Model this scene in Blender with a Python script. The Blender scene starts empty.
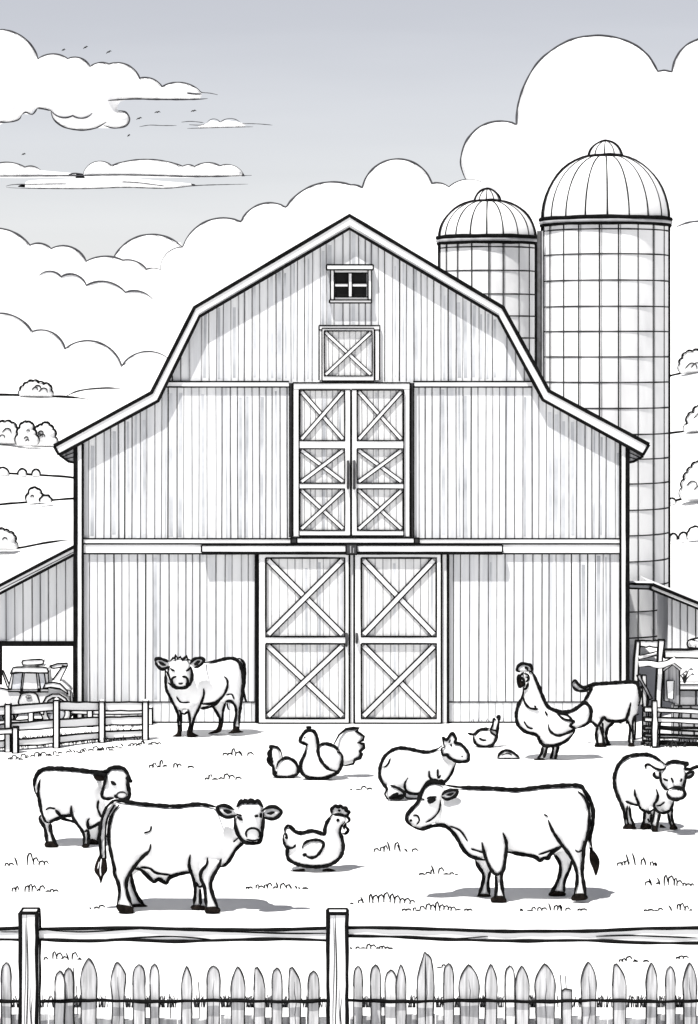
import bpy, bmesh, math, random
import numpy as np
from mathutils import Vector
from mathutils.geometry import delaunay_2d_cdt

random.seed(7)
F, H, CX, HY = 2600.0, 7.4, 349.0, 353.0      # focal length in pixels, eye height, principal x, horizon row
scene = bpy.context.scene
col = scene.collection

def gY(gy): return F * H / (gy - HY)          # distance of a ground point seen at row gy
def W(px, py, y): return ((px - CX) * y / F, y, H - (py - HY) * y / F)

# ------------------------------------------------------------------ materials
def mat(name, color, rough=0.9, spec=0.0, noise=None, streak=None, bump=None):
    m = bpy.data.materials.new(name); m.use_nodes = True
    nt = m.node_tree; b = nt.nodes['Principled BSDF']
    b.inputs['Base Color'].default_value = (*color, 1)
    b.inputs['Roughness'].default_value = rough
    b.inputs['Specular IOR Level'].default_value = spec
    if noise or streak:
        tc = nt.nodes.new('ShaderNodeTexCoord'); mp = nt.nodes.new('ShaderNodeMapping')
        nz = nt.nodes.new('ShaderNodeTexNoise'); cr = nt.nodes.new('ShaderNodeValToRGB')
        nt.links.new(tc.outputs['Object'], mp.inputs['Vector'])
        nt.links.new(mp.outputs['Vector'], nz.inputs['Vector'])
        nt.links.new(nz.outputs['Fac'], cr.inputs['Fac'])
        if streak:
            mp.inputs['Scale'].default_value = streak[0]; c2, lo, hi = streak[1], streak[2], streak[3]
            nz.inputs['Scale'].default_value = 1.0; nz.inputs['Detail'].default_value = 4
        else:
            nz.inputs['Scale'].default_value = noise[0]; c2, lo, hi = noise[1], noise[2], noise[3]
            nz.inputs['Detail'].default_value = 5
        cr.color_ramp.elements[0].position = lo; cr.color_ramp.elements[0].color = (*c2, 1)
        cr.color_ramp.elements[1].position = hi; cr.color_ramp.elements[1].color = (*color, 1)
        nt.links.new(cr.outputs['Color'], b.inputs['Base Color'])
        if bump:
            bp = nt.nodes.new('ShaderNodeBump'); bp.inputs['Strength'].default_value = bump
            nt.links.new(nz.outputs['Fac'], bp.inputs['Height']); nt.links.new(bp.outputs['Normal'], b.inputs['Normal'])
    return m

M = {
 'white':  mat('white_paint', (.82,.82,.82), noise=(2.0, (.76,.76,.77), .3, .5)),
 'coat':   mat('white_coat', (.84,.84,.84), noise=(6.0, (.79,.79,.79), .3, .5)),
 'ground': mat('pale_ground', (.82,.82,.82), noise=(.35, (.78,.78,.78), .35, .55)),
 'cloud':  mat('cloud_white', (.88,.88,.88), noise=(.02, (.85,.85,.86), .3, .6)),
 'cloudink': mat('cloud_line', (.07,.07,.075), 1.0, noise=(.05, (.05,.05,.055), .4, .6)),
 'ink':    mat('black_line', (.010,.010,.010), 1.0, noise=(9.0, (.006,.006,.006), .4, .6)),
 'softink':mat('dark_grey_line', (.045,.045,.047), 1.0, noise=(6.0, (.03,.03,.03), .4, .6)),
 'grey':   mat('grey_line', (.20,.20,.21), 1.0, noise=(3.0, (.12,.12,.125), .35, .6)),
 'pale':   mat('pale_grey_line', (.38,.38,.385), 1.0, noise=(3.0, (.26,.26,.27), .35, .6)),
 'stain':  mat('blue_grey_stain', (.66,.67,.69), 1.0, noise=(1.2, (.38,.39,.41), .35, .65)),
 'board':  mat('painted_boards', (.79,.795,.80), .9, streak=((5.5, 1, .22), (.56,.57,.59), .30, .58)),
 'panel':  mat('door_boards', (.78,.78,.775), .9, streak=((9, 1, .5), (.66,.66,.66), .35, .55)),
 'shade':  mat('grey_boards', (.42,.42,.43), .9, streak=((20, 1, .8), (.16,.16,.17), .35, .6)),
 'metal':  mat('dark_iron', (.05,.05,.055), .6, .3, noise=(8, (.03,.03,.03), .4, .6)),
 'pane':   mat('dark_pane', (.012,.012,.012), .5, .1, noise=(5, (.008,.008,.008), .4, .6)),
 'glass':  mat('tinted_glass', (.66,.67,.7), .3, .3, noise=(4, (.45,.47,.5), .4, .6)),
 'silo':   mat('silo_staves', (.84,.84,.84), .9, streak=((1.2, 1.2, .35), (.68,.68,.685), .32, .5)),
 'roofm':  mat('roof_sheet', (.62,.62,.63), .9, streak=((.4, 4, 4), (.5,.5,.51), .35, .55)),
 'picket': mat('weathered_pickets', (.62,.62,.63), .9, streak=((26, 26, 2.2), (.27,.27,.275), .30, .66)),
 'pickpale': mat('pale_pickets', (.82,.82,.82), .9, streak=((26, 26, 3.0), (.55,.55,.56), .30, .58)),
 'foliage':mat('pale_foliage', (.80,.80,.80), .9, noise=(.8, (.72,.72,.72), .35, .55)),
 'hoof':   mat('dark_horn', (.018,.014,.012), 1.0, noise=(14, (.008,.007,.006), .35, .6)),
 'stonem': mat('grey_stone', (.42,.42,.43), .95, noise=(3, (.3,.3,.31), .35, .6)),
}

# ------------------------------------------------------------------ mesh builder
def wloc(o):
    v=Vector((0,0,0))
    while o is not None: v=v+o.location; o=o.parent
    return v
class MB:
    def __init__(s): s.v=[]; s.f=[]; s.m=[]; s.sm=[]; s.mats=[]
    def mi(s, name):
        if name not in s.mats: s.mats.append(name)
        return s.mats.index(name)
    def add(s, vs, fs, m, smooth=False):
        o=len(s.v); s.v += [tuple(map(float,v)) for v in vs]; k=s.mi(m)
        for f in fs: s.f.append(tuple(o+i for i in f)); s.m.append(k); s.sm.append(smooth)
    def box(s, x0,x1,y0,y1,z0,z1,m):
        vs=[(x0,y0,z0),(x1,y0,z0),(x1,y1,z0),(x0,y1,z0),(x0,y0,z1),(x1,y0,z1),(x1,y1,z1),(x0,y1,z1)]
        s.add(vs,[(0,3,2,1),(4,5,6,7),(0,1,5,4),(1,2,6,5),(2,3,7,6),(3,0,4,7)],m)
    def ibox(s, x0,x1,y0,y1,z0,z1,m,r,ink='ink'):
        s.box(x0,x1,y0,y1,z0,z1,m)
        c=[(x0,y0,z0),(x1,y0,z0),(x1,y1,z0),(x0,y1,z0),(x0,y0,z1),(x1,y0,z1),(x1,y1,z1),(x0,y1,z1)]
        for a,b in ((0,1),(1,2),(2,3),(3,0),(4,5),(5,6),(6,7),(7,4),(0,4),(1,5),(2,6),(3,7)):
            s.tube([c[a],c[b]],r,ink,n=4,taper=False,wob=0)
    def tube(s, pts, r, m, n=6, taper=True, wob=.12, rs=None):
        pts=[Vector(p) for p in pts]; k=len(pts)
        if k<2: return
        ph=random.uniform(0,9); vs=[]
        up0=None
        for i,p in enumerate(pts):
            t=(pts[min(i+1,k-1)]-pts[max(i-1,0)])
            if t.length<1e-9: t=Vector((1,0,0))
            t.normalize()
            a=t.cross(Vector((0,1,0)))
            if a.length<.2: a=t.cross(Vector((0,0,1)))
            if up0 is not None and a.dot(up0)<0: a=-a
            a.normalize(); up0=a; b=t.cross(a)
            q=r*(1+wob*math.sin(ph+i*.55)+wob*.6*math.sin(ph*2+i*1.3))
            if rs is not None: q=rs[i]
            if taper and k>3:
                e=min(i,k-1-i)/max(1,k*.14); q*=min(1,.3+.7*e)
            for j in range(n):
                an=2*math.pi*j/n; vs.append(p+a*(q*math.cos(an))+b*(q*math.sin(an)))
        fs=[(i*n+j,i*n+(j+1)%n,(i+1)*n+(j+1)%n,(i+1)*n+j) for i in range(k-1) for j in range(n)]
        fs.append(tuple(range(n-1,-1,-1))); fs.append(tuple((k-1)*n+j for j in range(n)))
        s.add(vs,fs,m,True)
    def prism(s, poly, y0, y1, m):      # poly of (x,z)
        poly=[tuple(p) for p in poly]
        area=sum(poly[i][0]*poly[(i+1)%len(poly)][1]-poly[(i+1)%len(poly)][0]*poly[i][1] for i in range(len(poly)))
        if area<0: poly=poly[::-1]
        n=len(poly); vs=[(x,y0,z) for x,z in poly]+[(x,y1,z) for x,z in poly]
        tri=delaunay_2d_cdt([Vector(p) for p in poly],[(i,(i+1)%n) for i in range(n)],[],1,1e-7)
        if len(tri[0])==n:
            # output order may differ: map back
            mp=[min(range(n),key=lambda q:(tri[0][i]-Vector(poly[q])).length) for i in range(n)]
            fs=[]
            for f in tri[2]:
                g=[mp[i] for i in f]; fs.append(tuple(g)); fs.append(tuple(n+i for i in reversed(g)))
        else: fs=[tuple(range(n)),tuple(range(2*n-1,n-1,-1))]
        fs+=[(i,n+i,n+(i+1)%n,(i+1)%n) for i in range(n)]
        s.add(vs,fs,m)
    def strip(s, p, q, w, y0, y1, m):   # straight band in the XZ plane
        a=Vector(p); b=Vector(q); d=(b-a); 
        if d.length<1e-6: return
        d.normalize(); n=Vector((-d.y,d.x))*(w/2)
        s.prism([a+n,b+n,b-n,a-n],y0,y1,m)
    def build(s, name, parent=None, origin=None):
        me=bpy.data.meshes.new(name)
        o=Vector(origin) if origin is not None else Vector((0,0,0))
        me.from_pydata([tuple(Vector(v)-o) for v in s.v],[],s.f)
        for k in s.mats: me.materials.append(M[k])
        me.polygons.foreach_set('material_index',s.m); me.polygons.foreach_set('use_smooth',s.sm)
        me.update()
        ob=bpy.data.objects.new(name,me); col.objects.link(ob)
        if parent is not None:
            wp=wloc(parent); ob.parent=parent; ob.location=o-wp
        elif origin is not None: ob.location=o
        return ob

def tag(o,label=None,cat=None,group=None,kind=None):
    if label: o['label']=label
    if cat: o['category']=cat
    if group: o['group']=group
    if kind: o['kind']=kind
    return o
def empty(name,loc):
    o=bpy.data.objects.new(name,None); col.objects.link(o); o.location=loc; o.empty_display_size=.3
    return o

def smooth_pts(pts, step, closed=False):
    P=[np.array(p,float) for p in pts]; n=len(P); out=[]
    segs=n if closed else n-1
    for i in range(segs):
        if closed: a,b,c,d=P[(i-1)%n],P[i],P[(i+1)%n],P[(i+2)%n]
        else: a,b,c,d=P[max(i-1,0)],P[i],P[i+1],P[min(i+2,n-1)]
        k=max(1,int(np.linalg.norm(c-b)/step))
        for j in range(k):
            t=j/k
            out.append(.5*((2*b)+(c-a)*t+(2*a-5*b+4*c-d)*t*t+(3*b-a-3*c+d)*t**3))
    if not closed: out.append(P[-1])
    return np.array(out)

def seg_dist(Q, poly):
    A=poly; B=np.roll(poly,-1,axis=0); AB=B-A; L=(AB**2).sum(1)+1e-12
    best=np.full(len(Q),1e18)
    for s in range(0,len(Q),800):
        q=Q[s:s+800]; t=np.clip(((q[:,None]-A)*AB).sum(2)/L,0,1)
        d=((q[:,None]-(A+AB*t[...,None]))**2).sum(2); best[s:s+800]=d.min(1)
    return np.sqrt(best)
def inside(Q, poly):
    x,y=Q[:,0],Q[:,1]; r=np.zeros(len(Q),bool); n=len(poly); j=n-1
    for i in range(n):
        xi,yi=poly[i]; xj,yj=poly[j]
        c=((yi>y)!=(yj>y)) & (x < (xj-xi)*(y-yi)/((yj-yi) if abs(yj-yi)>1e-12 else 1e-12)+xi)
        r^=c; j=i
    return r

class Piece:
    """a rounded volume grown from an outline that stands at its own distance"""
    def __init__(s, pxpoly, Y, T, step, m, smooth=True, R=None, thin=False):
        p=smooth_pts(pxpoly,step,True) if smooth else np.array(pxpoly,float)
        s.Y=Y; k=Y/F
        s.poly=np.column_stack(((p[:,0]-CX)*k, H-(p[:,1]-HY)*k))
        s.step=step*k; s.T=T*k; s.m=m; s.thin=thin
        lo=s.poly.min(0); hi=s.poly.max(0)
        gx=np.arange(lo[0],hi[0],s.step); gz=np.arange(lo[1],hi[1],s.step)
        G=np.array([(x+(.5*s.step if j%2 else 0),z) for j,z in enumerate(gz) for x in gx])
        G=G[inside(G,s.poly)] if len(G) else G.reshape(0,2)
        if len(G):
            d=seg_dist(G,s.poly); G=G[d>s.step*.45]; d=d[d>s.step*.45]
        s.dmax=float(d.max()) if len(G) else s.step
        s.T=min(s.T,s.dmax*1.15); s.R=min(R*k if R else s.T*1.3,s.dmax); s.G=G
    def h(s,d): 
        u=1-np.clip(d/s.R,0,1); return s.T*np.sqrt(np.maximum(0,1-u*u))
    def mesh(s, mb):
        n=len(s.poly); pts=[Vector(p) for p in s.poly]+[Vector(g) for g in s.G]
        out=delaunay_2d_cdt(pts,[(i,(i+1)%n) for i in range(n)],[],1,1e-6)
        V=np.array([tuple(v) for v in out[0]]); d=seg_dist(V,s.poly)
        hh=s.h(d); bnd=d<1e-5; hh[bnd]=0
        idx_b={}; vs=[(x,s.Y-h_,z) for (x,z),h_ in zip(V,hh)]
        for i,(x,z) in enumerate(V):
            if bnd[i]: idx_b[i]=i
            else: idx_b[i]=len(vs); vs.append((x,s.Y+hh[i],z))
        fs=[]
        for f in out[2]:
            a,b,c=f
            if (V[b][0]-V[a][0])*(V[c][1]-V[a][1])-(V[b][1]-V[a][1])*(V[c][0]-V[a][0])<0: a,b,c=a,c,b
            fs.append((a,b,c)); fs.append((idx_b[a],idx_b[c],idx_b[b]))
        mb.add(vs,fs,s.m,True)
    def surf(s, px, py):
        y=np.full(len(px),s.Y,float)
        for _ in range(5):
            q=np.column_stack(((px-CX)*y/F, H-(py-HY)*y/F))
            ins=inside(q,s.poly); d=np.where(ins,seg_dist(q,s.poly),0)
            y=s.Y-s.h(d)
        return y, ins
    def near(s, px, py):
        q=np.column_stack(((px-CX)*s.Y/F, H-(py-HY)*s.Y/F)); return seg_dist(q,s.poly)

class Sculpt:
    """a body with drawn contour lines; coordinates are read in a local drawing frame"""
    def __init__(s, ox, oy, sc, gy, lw=3.4, step=2.2, Y=None):
        s.ox,s.oy,s.sc=ox,oy,sc; s.Y=Y or gY(gy); s.lw=lw; s.step=step; s.pieces=[]; s.ink=MB()
    def cv(s,pts): return [(s.ox+x/s.sc, s.oy+y/s.sc) for x,y in pts]
    def piece(s, pts, T, dy=0, m='coat', thin=False, smooth=True, R=None):
        s.pieces.append(Piece(s.cv(pts),s.Y+dy,T,s.step,m,smooth,R,thin)); return s
    def depth(s, px, py):
        best=np.full(len(px),1e9); got=np.zeros(len(px),bool)
        nd=np.full(len(px),1e9); ny=np.full(len(px),s.Y,float)
        for p in s.pieces:
            y,ins=p.surf(px,py); u=ins&(y<best); best[u]=y[u]; got|=ins
            d=p.near(px,py); u=d<nd; nd[u]=d[u]; ny[u]=p.Y
        return np.where(got,best,ny)
    def line(s, pts, w=1.0, m='ink', closed=False, smooth=True, raw=None, taper=True):
        P=smooth_pts(s.cv(pts),max(.8,s.step*.6),closed) if smooth else np.array(s.cv(pts),float)
        if closed: P=np.vstack((P,P[:1]))
        e=.45*w*s.lw
        y=np.full(len(P),s.Y+raw) if raw is not None else np.minimum.reduce([s.depth(P[:,0]+a,P[:,1]+b) for a,b in ((0,0),(e,0),(-e,0),(0,e),(0,-e))])
        if len(y)>6 and not closed:
            yy=np.concatenate((y[:1].repeat(2),y,y[-1:].repeat(2)))
            ys=np.array([yy[i:i+5].mean() for i in range(len(y))]); y=np.minimum(ys,y+.3*s.lw*s.Y/F)
        r=.5*w*s.lw*s.Y/F
        s.ink.tube([W(a,b,c-r*.45) for (a,b),c in zip(P,y)],r,m,taper=taper and not closed)
        return s
    def fill(s, pts, m='ink', smooth=True):      # a marking lying on the skin
        P=smooth_pts(s.cv(pts),s.step*.7,True) if smooth else np.array(s.cv(pts),float)
        P=np.array(P); lo=P.min(0); hi=P.max(0); st=s.step*.8
        G=np.array([(x,z) for x in np.arange(lo[0],hi[0],st) for z in np.arange(lo[1],hi[1],st)]+[tuple(P.mean(0))])
        G=G[inside(G,P)]
        if len(G): G=G[seg_dist(G,P)>st*.4]
        n=len(P); out=delaunay_2d_cdt([Vector(p) for p in P]+[Vector(g) for g in G],[(i,(i+1)%n) for i in range(n)],[],1,1e-5)
        V=np.array([tuple(v) for v in out[0]]); y=s.depth(V[:,0],V[:,1])
        y=np.minimum(y,np.median(y)+.06*s.Y/50)-.35*s.lw*s.Y/F
        t=.5*s.lw*s.Y/F
        k=len(V); vs=[W(a,b,c) for (a,b),c in zip(V,y)]+[W(a,b,c+t) for (a,b),c in zip(V,y)]
        fs=[]; ed={}
        for f in out[2]:
            a,b,c=f; fs.append((a,c,b)); fs.append((a+k,b+k,c+k))
            for e in ((a,b),(b,c),(c,a)):
                ke=tuple(sorted(e)); ed[ke]=None if ke in ed else e
        for e in ed.values():
            if e: fs.append((e[0],e[1],e[1]+k,e[0]+k))
        s.ink.add(vs,fs,m,False); return s
    def ell(s,cx,cy,rx,ry,a0=0,a1=360,w=.7,m='ink'):
        pts=[(cx+rx*math.cos(math.radians(a)),cy+ry*math.sin(math.radians(a))) for a in np.linspace(a0,a1,14)]
        return s.line(pts,w,m)
    def dot(s,cx,cy,rx,ry=None,m='ink'):
        ry=ry or rx
        return s.fill([(cx+rx*math.cos(a),cy+ry*math.sin(a)) for a in np.linspace(0,2*math.pi,9)[:-1]],m)
    def build(s, name, voxel=None, parent=None):
        k=s.Y/F; body=MB(); rest=MB()
        for p in s.pieces: p.mesh(rest if (p.thin or voxel is None) else body)
        fin=MB()
        if voxel and body.v:
            ob=body.build('tmp'); md=ob.modifiers.new('r','REMESH'); md.mode='VOXEL'; md.voxel_size=voxel*k; md.use_smooth_shade=True
            sm=ob.modifiers.new('s','SMOOTH'); sm.factor=.5; sm.iterations=4
            dg=bpy.context.evaluated_depsgraph_get(); me=bpy.data.meshes.new_from_object(ob.evaluated_get(dg))
            fin.add([tuple(v.co) for v in me.vertices],[tuple(p.vertices) for p in me.polygons],'coat',True)
            bpy.data.objects.remove(ob); bpy.data.meshes.remove(me)
        for src in (rest,s.ink):
            o=len(fin.v); fin.v+=src.v
            mp=[fin.mi(n) for n in src.mats]
            for f,mm,ss in zip(src.f,src.m,src.sm): fin.f.append(tuple(o+i for i in f)); fin.m.append(mp[mm]); fin.sm.append(ss)
        xs=[v[0] for v in fin.v]; zmin=min(v[2] for v in fin.v)
        return fin.build(name,parent,origin=((min(xs)+max(xs))/2,s.Y,max(0,zmin) if zmin<3 else zmin))

# ------------------------------------------------------------------ world, sun, camera
SUN_EL, SUN_AZ = 66, 36        # the sun stands behind the viewer, off to the left
sd=Vector((math.cos(math.radians(SUN_EL))*math.sin(math.radians(SUN_AZ)), math.cos(math.radians(SUN_EL))*math.cos(math.radians(SUN_AZ)), -math.sin(math.radians(SUN_EL))))
w=bpy.data.worlds.new('World'); scene.world=w; w.use_nodes=True; nt=w.node_tree; nt.nodes.clear()
out=nt.nodes.new('ShaderNodeOutputWorld'); bg=nt.nodes.new('ShaderNodeBackground'); sky=nt.nodes.new('ShaderNodeTexSky')
sky.sky_type='NISHITA'; sky.sun_disc=False; sky.sun_elevation=math.radians(SUN_EL)
sky.sun_rotation=math.atan2(-sd.x,-sd.y)
hs=nt.nodes.new('ShaderNodeHueSaturation'); hs.inputs['Saturation'].default_value=.13
tc=nt.nodes.new('ShaderNodeTexCoord'); sx=nt.nodes.new('ShaderNodeSeparateXYZ'); cr=nt.nodes.new('ShaderNodeValToRGB')
SKY_LO, SKY_HI = (1.03,1.03,1.045), (.64,.645,.69)
cr.color_ramp.elements[0].position=.02; cr.color_ramp.elements[0].color=(*SKY_LO,1)
cr.color_ramp.elements[1].position=.135; cr.color_ramp.elements[1].color=(*SKY_HI,1)
e3=cr.color_ramp.elements.new(.55); e3.color=(.28,.28,.31,1)
mx=nt.nodes.new('ShaderNodeMix'); mx.data_type='RGBA'; mx.blend_type='MULTIPLY'; mx.inputs[0].default_value=1
mp=nt.nodes.new('ShaderNodeMapping'); mp.inputs['Scale'].default_value=(6,6,60); nz=nt.nodes.new('ShaderNodeTexNoise'); nz.inputs['Scale'].default_value=1.6
ma=nt.nodes.new('ShaderNodeMath'); ma.operation='MULTIPLY_ADD'; ma.inputs[1].default_value=.016; 
nt.links.new(tc.outputs['Generated'],sx.inputs[0]); nt.links.new(tc.outputs['Generated'],mp.inputs['Vector']); nt.links.new(mp.outputs[0],nz.inputs['Vector'])
nt.links.new(nz.outputs['Fac'],ma.inputs[0]); nt.links.new(sx.outputs['Z'],ma.inputs[2]); nt.links.new(ma.outputs[0],cr.inputs['Fac'])
nt.links.new(sky.outputs[0],hs.inputs['Color']); nt.links.new(hs.outputs[0],mx.inputs[6]); nt.links.new(cr.outputs[0],mx.inputs[7])
nt.links.new(mx.outputs[2],bg.inputs['Color']); bg.inputs['Strength'].default_value=.13
nt.links.new(bg.outputs[0],out.inputs[0])
sl=bpy.data.lights.new('sun','SUN'); sl.energy=4.9; sl.angle=math.radians(.5); sl.color=(1,.985,.96)
so=bpy.data.objects.new('sun',sl); col.objects.link(so); so.rotation_euler=sd.to_track_quat('-Z','Y').to_euler(); so.location=(-20,-20,40)
cam=bpy.data.cameras.new('camera'); co=bpy.data.objects.new('camera',cam); col.objects.link(co)
co.location=(0,0,H); co.rotation_euler=(math.radians(90),0,0)
cam.sensor_fit='VERTICAL'; cam.sensor_height=36; cam.lens=F/1024*36; cam.shift_y=-(512-HY)/1024; cam.clip_end=9000; cam.clip_start=.5
scene.camera=co
vs=scene.view_settings; vs.view_transform='Standard'; vs.look='None'; vs.gamma=1; vs.exposure=.42; vs.use_curve_mapping=False
scene.cycles.max_bounces=6; scene.cycles.diffuse_bounces=4; scene.cycles.use_denoising=True

# ------------------------------------------------------------------ ground and hills
g=MB(); g.add([(-1500,-60,0),(1500,-60,0),(1500,3600,0),(-1500,3600,0)],[(0,1,2,3)],'ground'); tag(g.build('ground'),kind='structure')

def hill(name, crest, Y, ink=True, depth=None, x0=None, x1=None):
    """crest row given in pixels at distance Y; a real swell of the land with a front and a back slope"""
    P=smooth_pts(crest,3); k=Y/F
    xs=[(p[0]-CX)*k for p in P]; zs=[H-(p[1]-HY)*k for p in P]
    depth=depth or Y*.10; mb=MB(); rows=[]; prof=[(-1,0),(-.8,.12),(-.55,.42),(-.3,.78),(-.12,.96),(0,1),(.15,.95),(.4,.6),(.7,.2),(1,0)]
    n=len(xs); vs=[]
    for i in range(n):
        for a,b in prof: vs.append((xs[i]+0, Y+a*depth, (zs[i]+.4)*b-.4))
    m=len(prof); fs=[(i*m+j,(i+1)*m+j,(i+1)*m+j+1,i*m+j+1) for i in range(n-1) for j in range(m-1)]
    mb.add(vs,fs,'ground',True)
    return mb,P,xs,zs
def land(name, crest, Y, inkrange, lw=1.5):
    mb,P,xs,zs=hill(name,crest,Y)
    k=Y/F; pts=[(x,Y,z+.8*lw*k) for (p,x,z) in zip(P,xs,zs) if inkrange[0]<=p[0]<=inkrange[1]]
    mb.tube(pts,.85*lw*k,'ink' if lw>1.2 else 'softink')
    return tag(mb.build('hill'),kind='structure')
land('hill',[(-80,398),(0,396),(35,397),(65,398),(88,400.5),(140,410),(190,425)],330,(-70,88))
land('hill',[(30,412),(65,397.5),(78,392),(95,389.5),(121,389.5),(170,396),(220,412)],370,(64,121),1.1)
land('hill',[(-60,441),(0,443),(25,445.5),(55,446.5),(100,450),(170,470)],190,(-50,100))
land('hill',[(-60,472),(0,474),(30,475.5),(55,477),(75,479),(110,486),(150,495)],145,(-50,90),1.3)
land('hill',[(-60,512),(0,505.5),(30,503),(75,499.5),(120,499),(170,508)],115,(-50,100),1.3)
land('hill',[(-60,551),(0,549.5),(18,549),(45,544),(70,541),(110,541),(150,552)],86,(-50,72),1.3)
land('hill',[(600,400),(640,388),(668,377.5),(682,374),(698,370),(730,362),(790,360)],330,(650,760),1.3)
land('hill',[(600,452),(640,440),(668,434.5),(698,431),(740,428),(790,430)],205,(650,770),1.3)
land('hill',[(600,530),(640,514),(668,504),(682,500),(698,497),(740,490),(790,489)],120,(650,770),1.5)
land('hill',[(600,552),(640,544),(668,540.5),(698,538),(740,537),(790,540)],92,(650,770),1.3)

# ------------------------------------------------------------------ clouds
def cloud(label, poly, lines, Y, ox=0, oy=0, sc=1, T=26, lw=1.5, step=4, m='cloudink', group=None):
    s=Sculpt(ox,oy,sc,None,lw*1.15,step,Y=Y)
    s.piece(poly,T,m='cloud')
    for l in lines: s.line(l,1,m)
    return tag(s.build('cloud'),label,'cloud',group)
G3=dict(ox=0,oy=200,sc=1.994); GS=dict(ox=0,oy=20,sc=2.407); G2=dict(ox=350,oy=0,sc=2.006)
topR=[(222,325),(235,280),(265,250),(300,243),(333,249),(336,205),(360,150),(410,97),(470,75),(530,75),(580,95),(608,122),(617,142),(645,142),(655,115),(675,90),(700,78),(760,66),(830,80)]
def scallop(lobes, bulge=.30):
    """arcs between cusp points"""
    out=[]
    for a,b in zip(lobes[:-1],lobes[1:]):
        a0=np.array(a[:2],float); b0=np.array(b[:2],float); q=b[2] if len(b)>2 else bulge
        d=b0-a0; L=np.linalg.norm(d); n=np.array((d[1],-d[0]))/max(L,1e-6)
        # circular arc with sagitta q*L
        h=q*L; 
        for j in range(0,10):
            t=j/10
            if abs(q)>.05:
                R=(L*L/4+h*h)/(2*h); th=math.asin(max(-1,min(1,L/2/R))); 
                if q>.5: th=math.pi-th
                ang=-th+2*th*t; c=(a0+b0)/2-n*(R-h)
                out.append(tuple(c+n*(R*math.cos(ang))+d/L*(R*math.sin(ang))))
            else: out.append(tuple(a0+d*t))
    out.append(tuple(lobes[-1][:2])); return out
# big thunderhead behind the silos
t1=[(262,388),(240,372),(226,345),(222,320),(232,285),(255,258),(280,246),(305,243),(325,246),(333,250)]+list(map(tuple,smooth_pts([(334,248),(336,215),(350,170),(376,126),(410,97),(445,79),(480,72),(515,72),(550,80),(580,95),(602,116),(613,135),(617,143)],12)))+[(630,141),(645,144)]+list(map(tuple,smooth_pts([(646,143),(650,125),(662,103),(680,87),(700,78),(760,66),(840,90)],12)))
cloud('huge round topped cumulus cloud towering behind the two silos', t1+[(900,300),(900,850),(150,850),(120,560),(150,420),(215,395)],[t1],1500,T=60,lw=1.7,**G2)
t2=[(640,470),(655,455),(680,446),(710,444),(750,450),(790,470)]
cloud('low cloud lobe rising behind the dome of the tall silo', t2+[(840,560),(840,850),(560,850),(600,560)],[t2[1:]],1300,T=30,lw=1.7,**G2)
# bank behind the barn
t3=scallop([(320,140),(364,94,.22),(480,43,.22),(570,14,.22),(700,-30,.17)])+[]
t3b=scallop([(700,-30),(722,-24,.1),(862,-33,.38),(895,-26,.12),(960,-36,.15)])
t3f=t3+t3b[1:]
cloud('broad lumpy white cloud bank rising behind the barn roof', t3f+[(1000,100),(1000,430),(335,430),(328,220)],[t3f],1235,T=40,lw=1.6,**G3)
t4=scallop([(222,125),(366,96,.28)])
cloud('small rounded cloud lobe tucked behind the bank left of the barn peak', t4+[(380,200),(300,240),(215,200)],[t4],1420,T=25,lw=1.6,**G3)
t5=scallop([(-70,80),(60,90,.22),(102,97,.16),(172,122,.22),(245,120,.12),(292,138,.14),(322,140,.1)])
cloud('long scalloped cloud bank above the far pasture hills', t5+[(420,220),(430,430),(200,430),(-120,430),(-120,120)],
      [t5,scallop([(78,150),(122,153,.22),(172,170,.25),(250,184,.18),(305,198,.16)])],1250,T=40,lw=1.6,**G3)
t6=scallop([(-60,250),(65,262,.24),(130,296,.22),(243,330,.26),(345,325,.25)])
cloud('lowest scalloped cloud resting on the horizon beside the barn roof', t6+[(430,350),(430,430),(-110,430),(-110,300)],[t6],1050,T=30,lw=1.6,**G3)
# floating clouds
up=[(-40,22)]+scallop([(0,24),(12,24,.1),(92,93,.15),(163,93,.16),(217,112,.2),(262,106,.14),(337,140,.2),(390,160,.16),(485,174,.17)])+[(505,176),(524,180),(520,186),(480,190.5),(440,191.5),(370,191),(320,190),(260,194)]
cloud('largest floating cloud with a long pointed tail and curled base', [p for p in up[:-1] if p[0]<497]+[(290,196),(283,205),(283,218),(303,222),(312,238),(303,255),(265,260),(225,260),(195,265),(155,258),(130,240),(118,216),(90,212),(70,227),(55,226),(44,240),(15,246),(-40,244)],
      [up[:-6],[(500,189),(480,190.5),(440,191.5),(370,191),(320,190),(260,194)],[(-40,244),(15,246),(44,240),(52,228)],[(52,228),(62,222),(78,227),(90,212)],[(90,212),(105,214),(122,218)],scallop([(222,224),(175,230,.2),(122,217,.2)]),
       [(122,217),(130,240),(155,258),(195,265),(230,260),(256,246)],[(285,218),(303,222),(312,238),(303,255),(275,260),(250,254)],[(450,176),(470,178),(485,178)]],1900,T=14,lw=1.35,step=3,**GS)
cloud('tiny flat cloud wisp drifting under the tail of the largest cloud', [(478,254),(497,249),(508,242),(530,245),(545,242),(575,246),(592,251),(590,256),(560,258),(485,260)],
      [[(436,246),(460,244),(490,247)],scallop([(497,250),(530,246,.3),(580,248,.2)]),[(580,249),(620,250),(656,253)],[(610,257),(560,258),(450,261)],[(335,257),(360,253),(390,254),(425,254)],[(455,252),(480,253),(495,250)]],1800,T=5,lw=.62,step=1.6,**GS)
c3=[(-40,350)]+scallop([(-20,350),(60,354,.12),(98,362,.15)])+[(122,365),(160,372),(175,368),(200,371)]+scallop([(200,371),(268,350,.28),(440,352,.09),(468,353,.14),(530,351,.14),(588,374,.2)])
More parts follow.
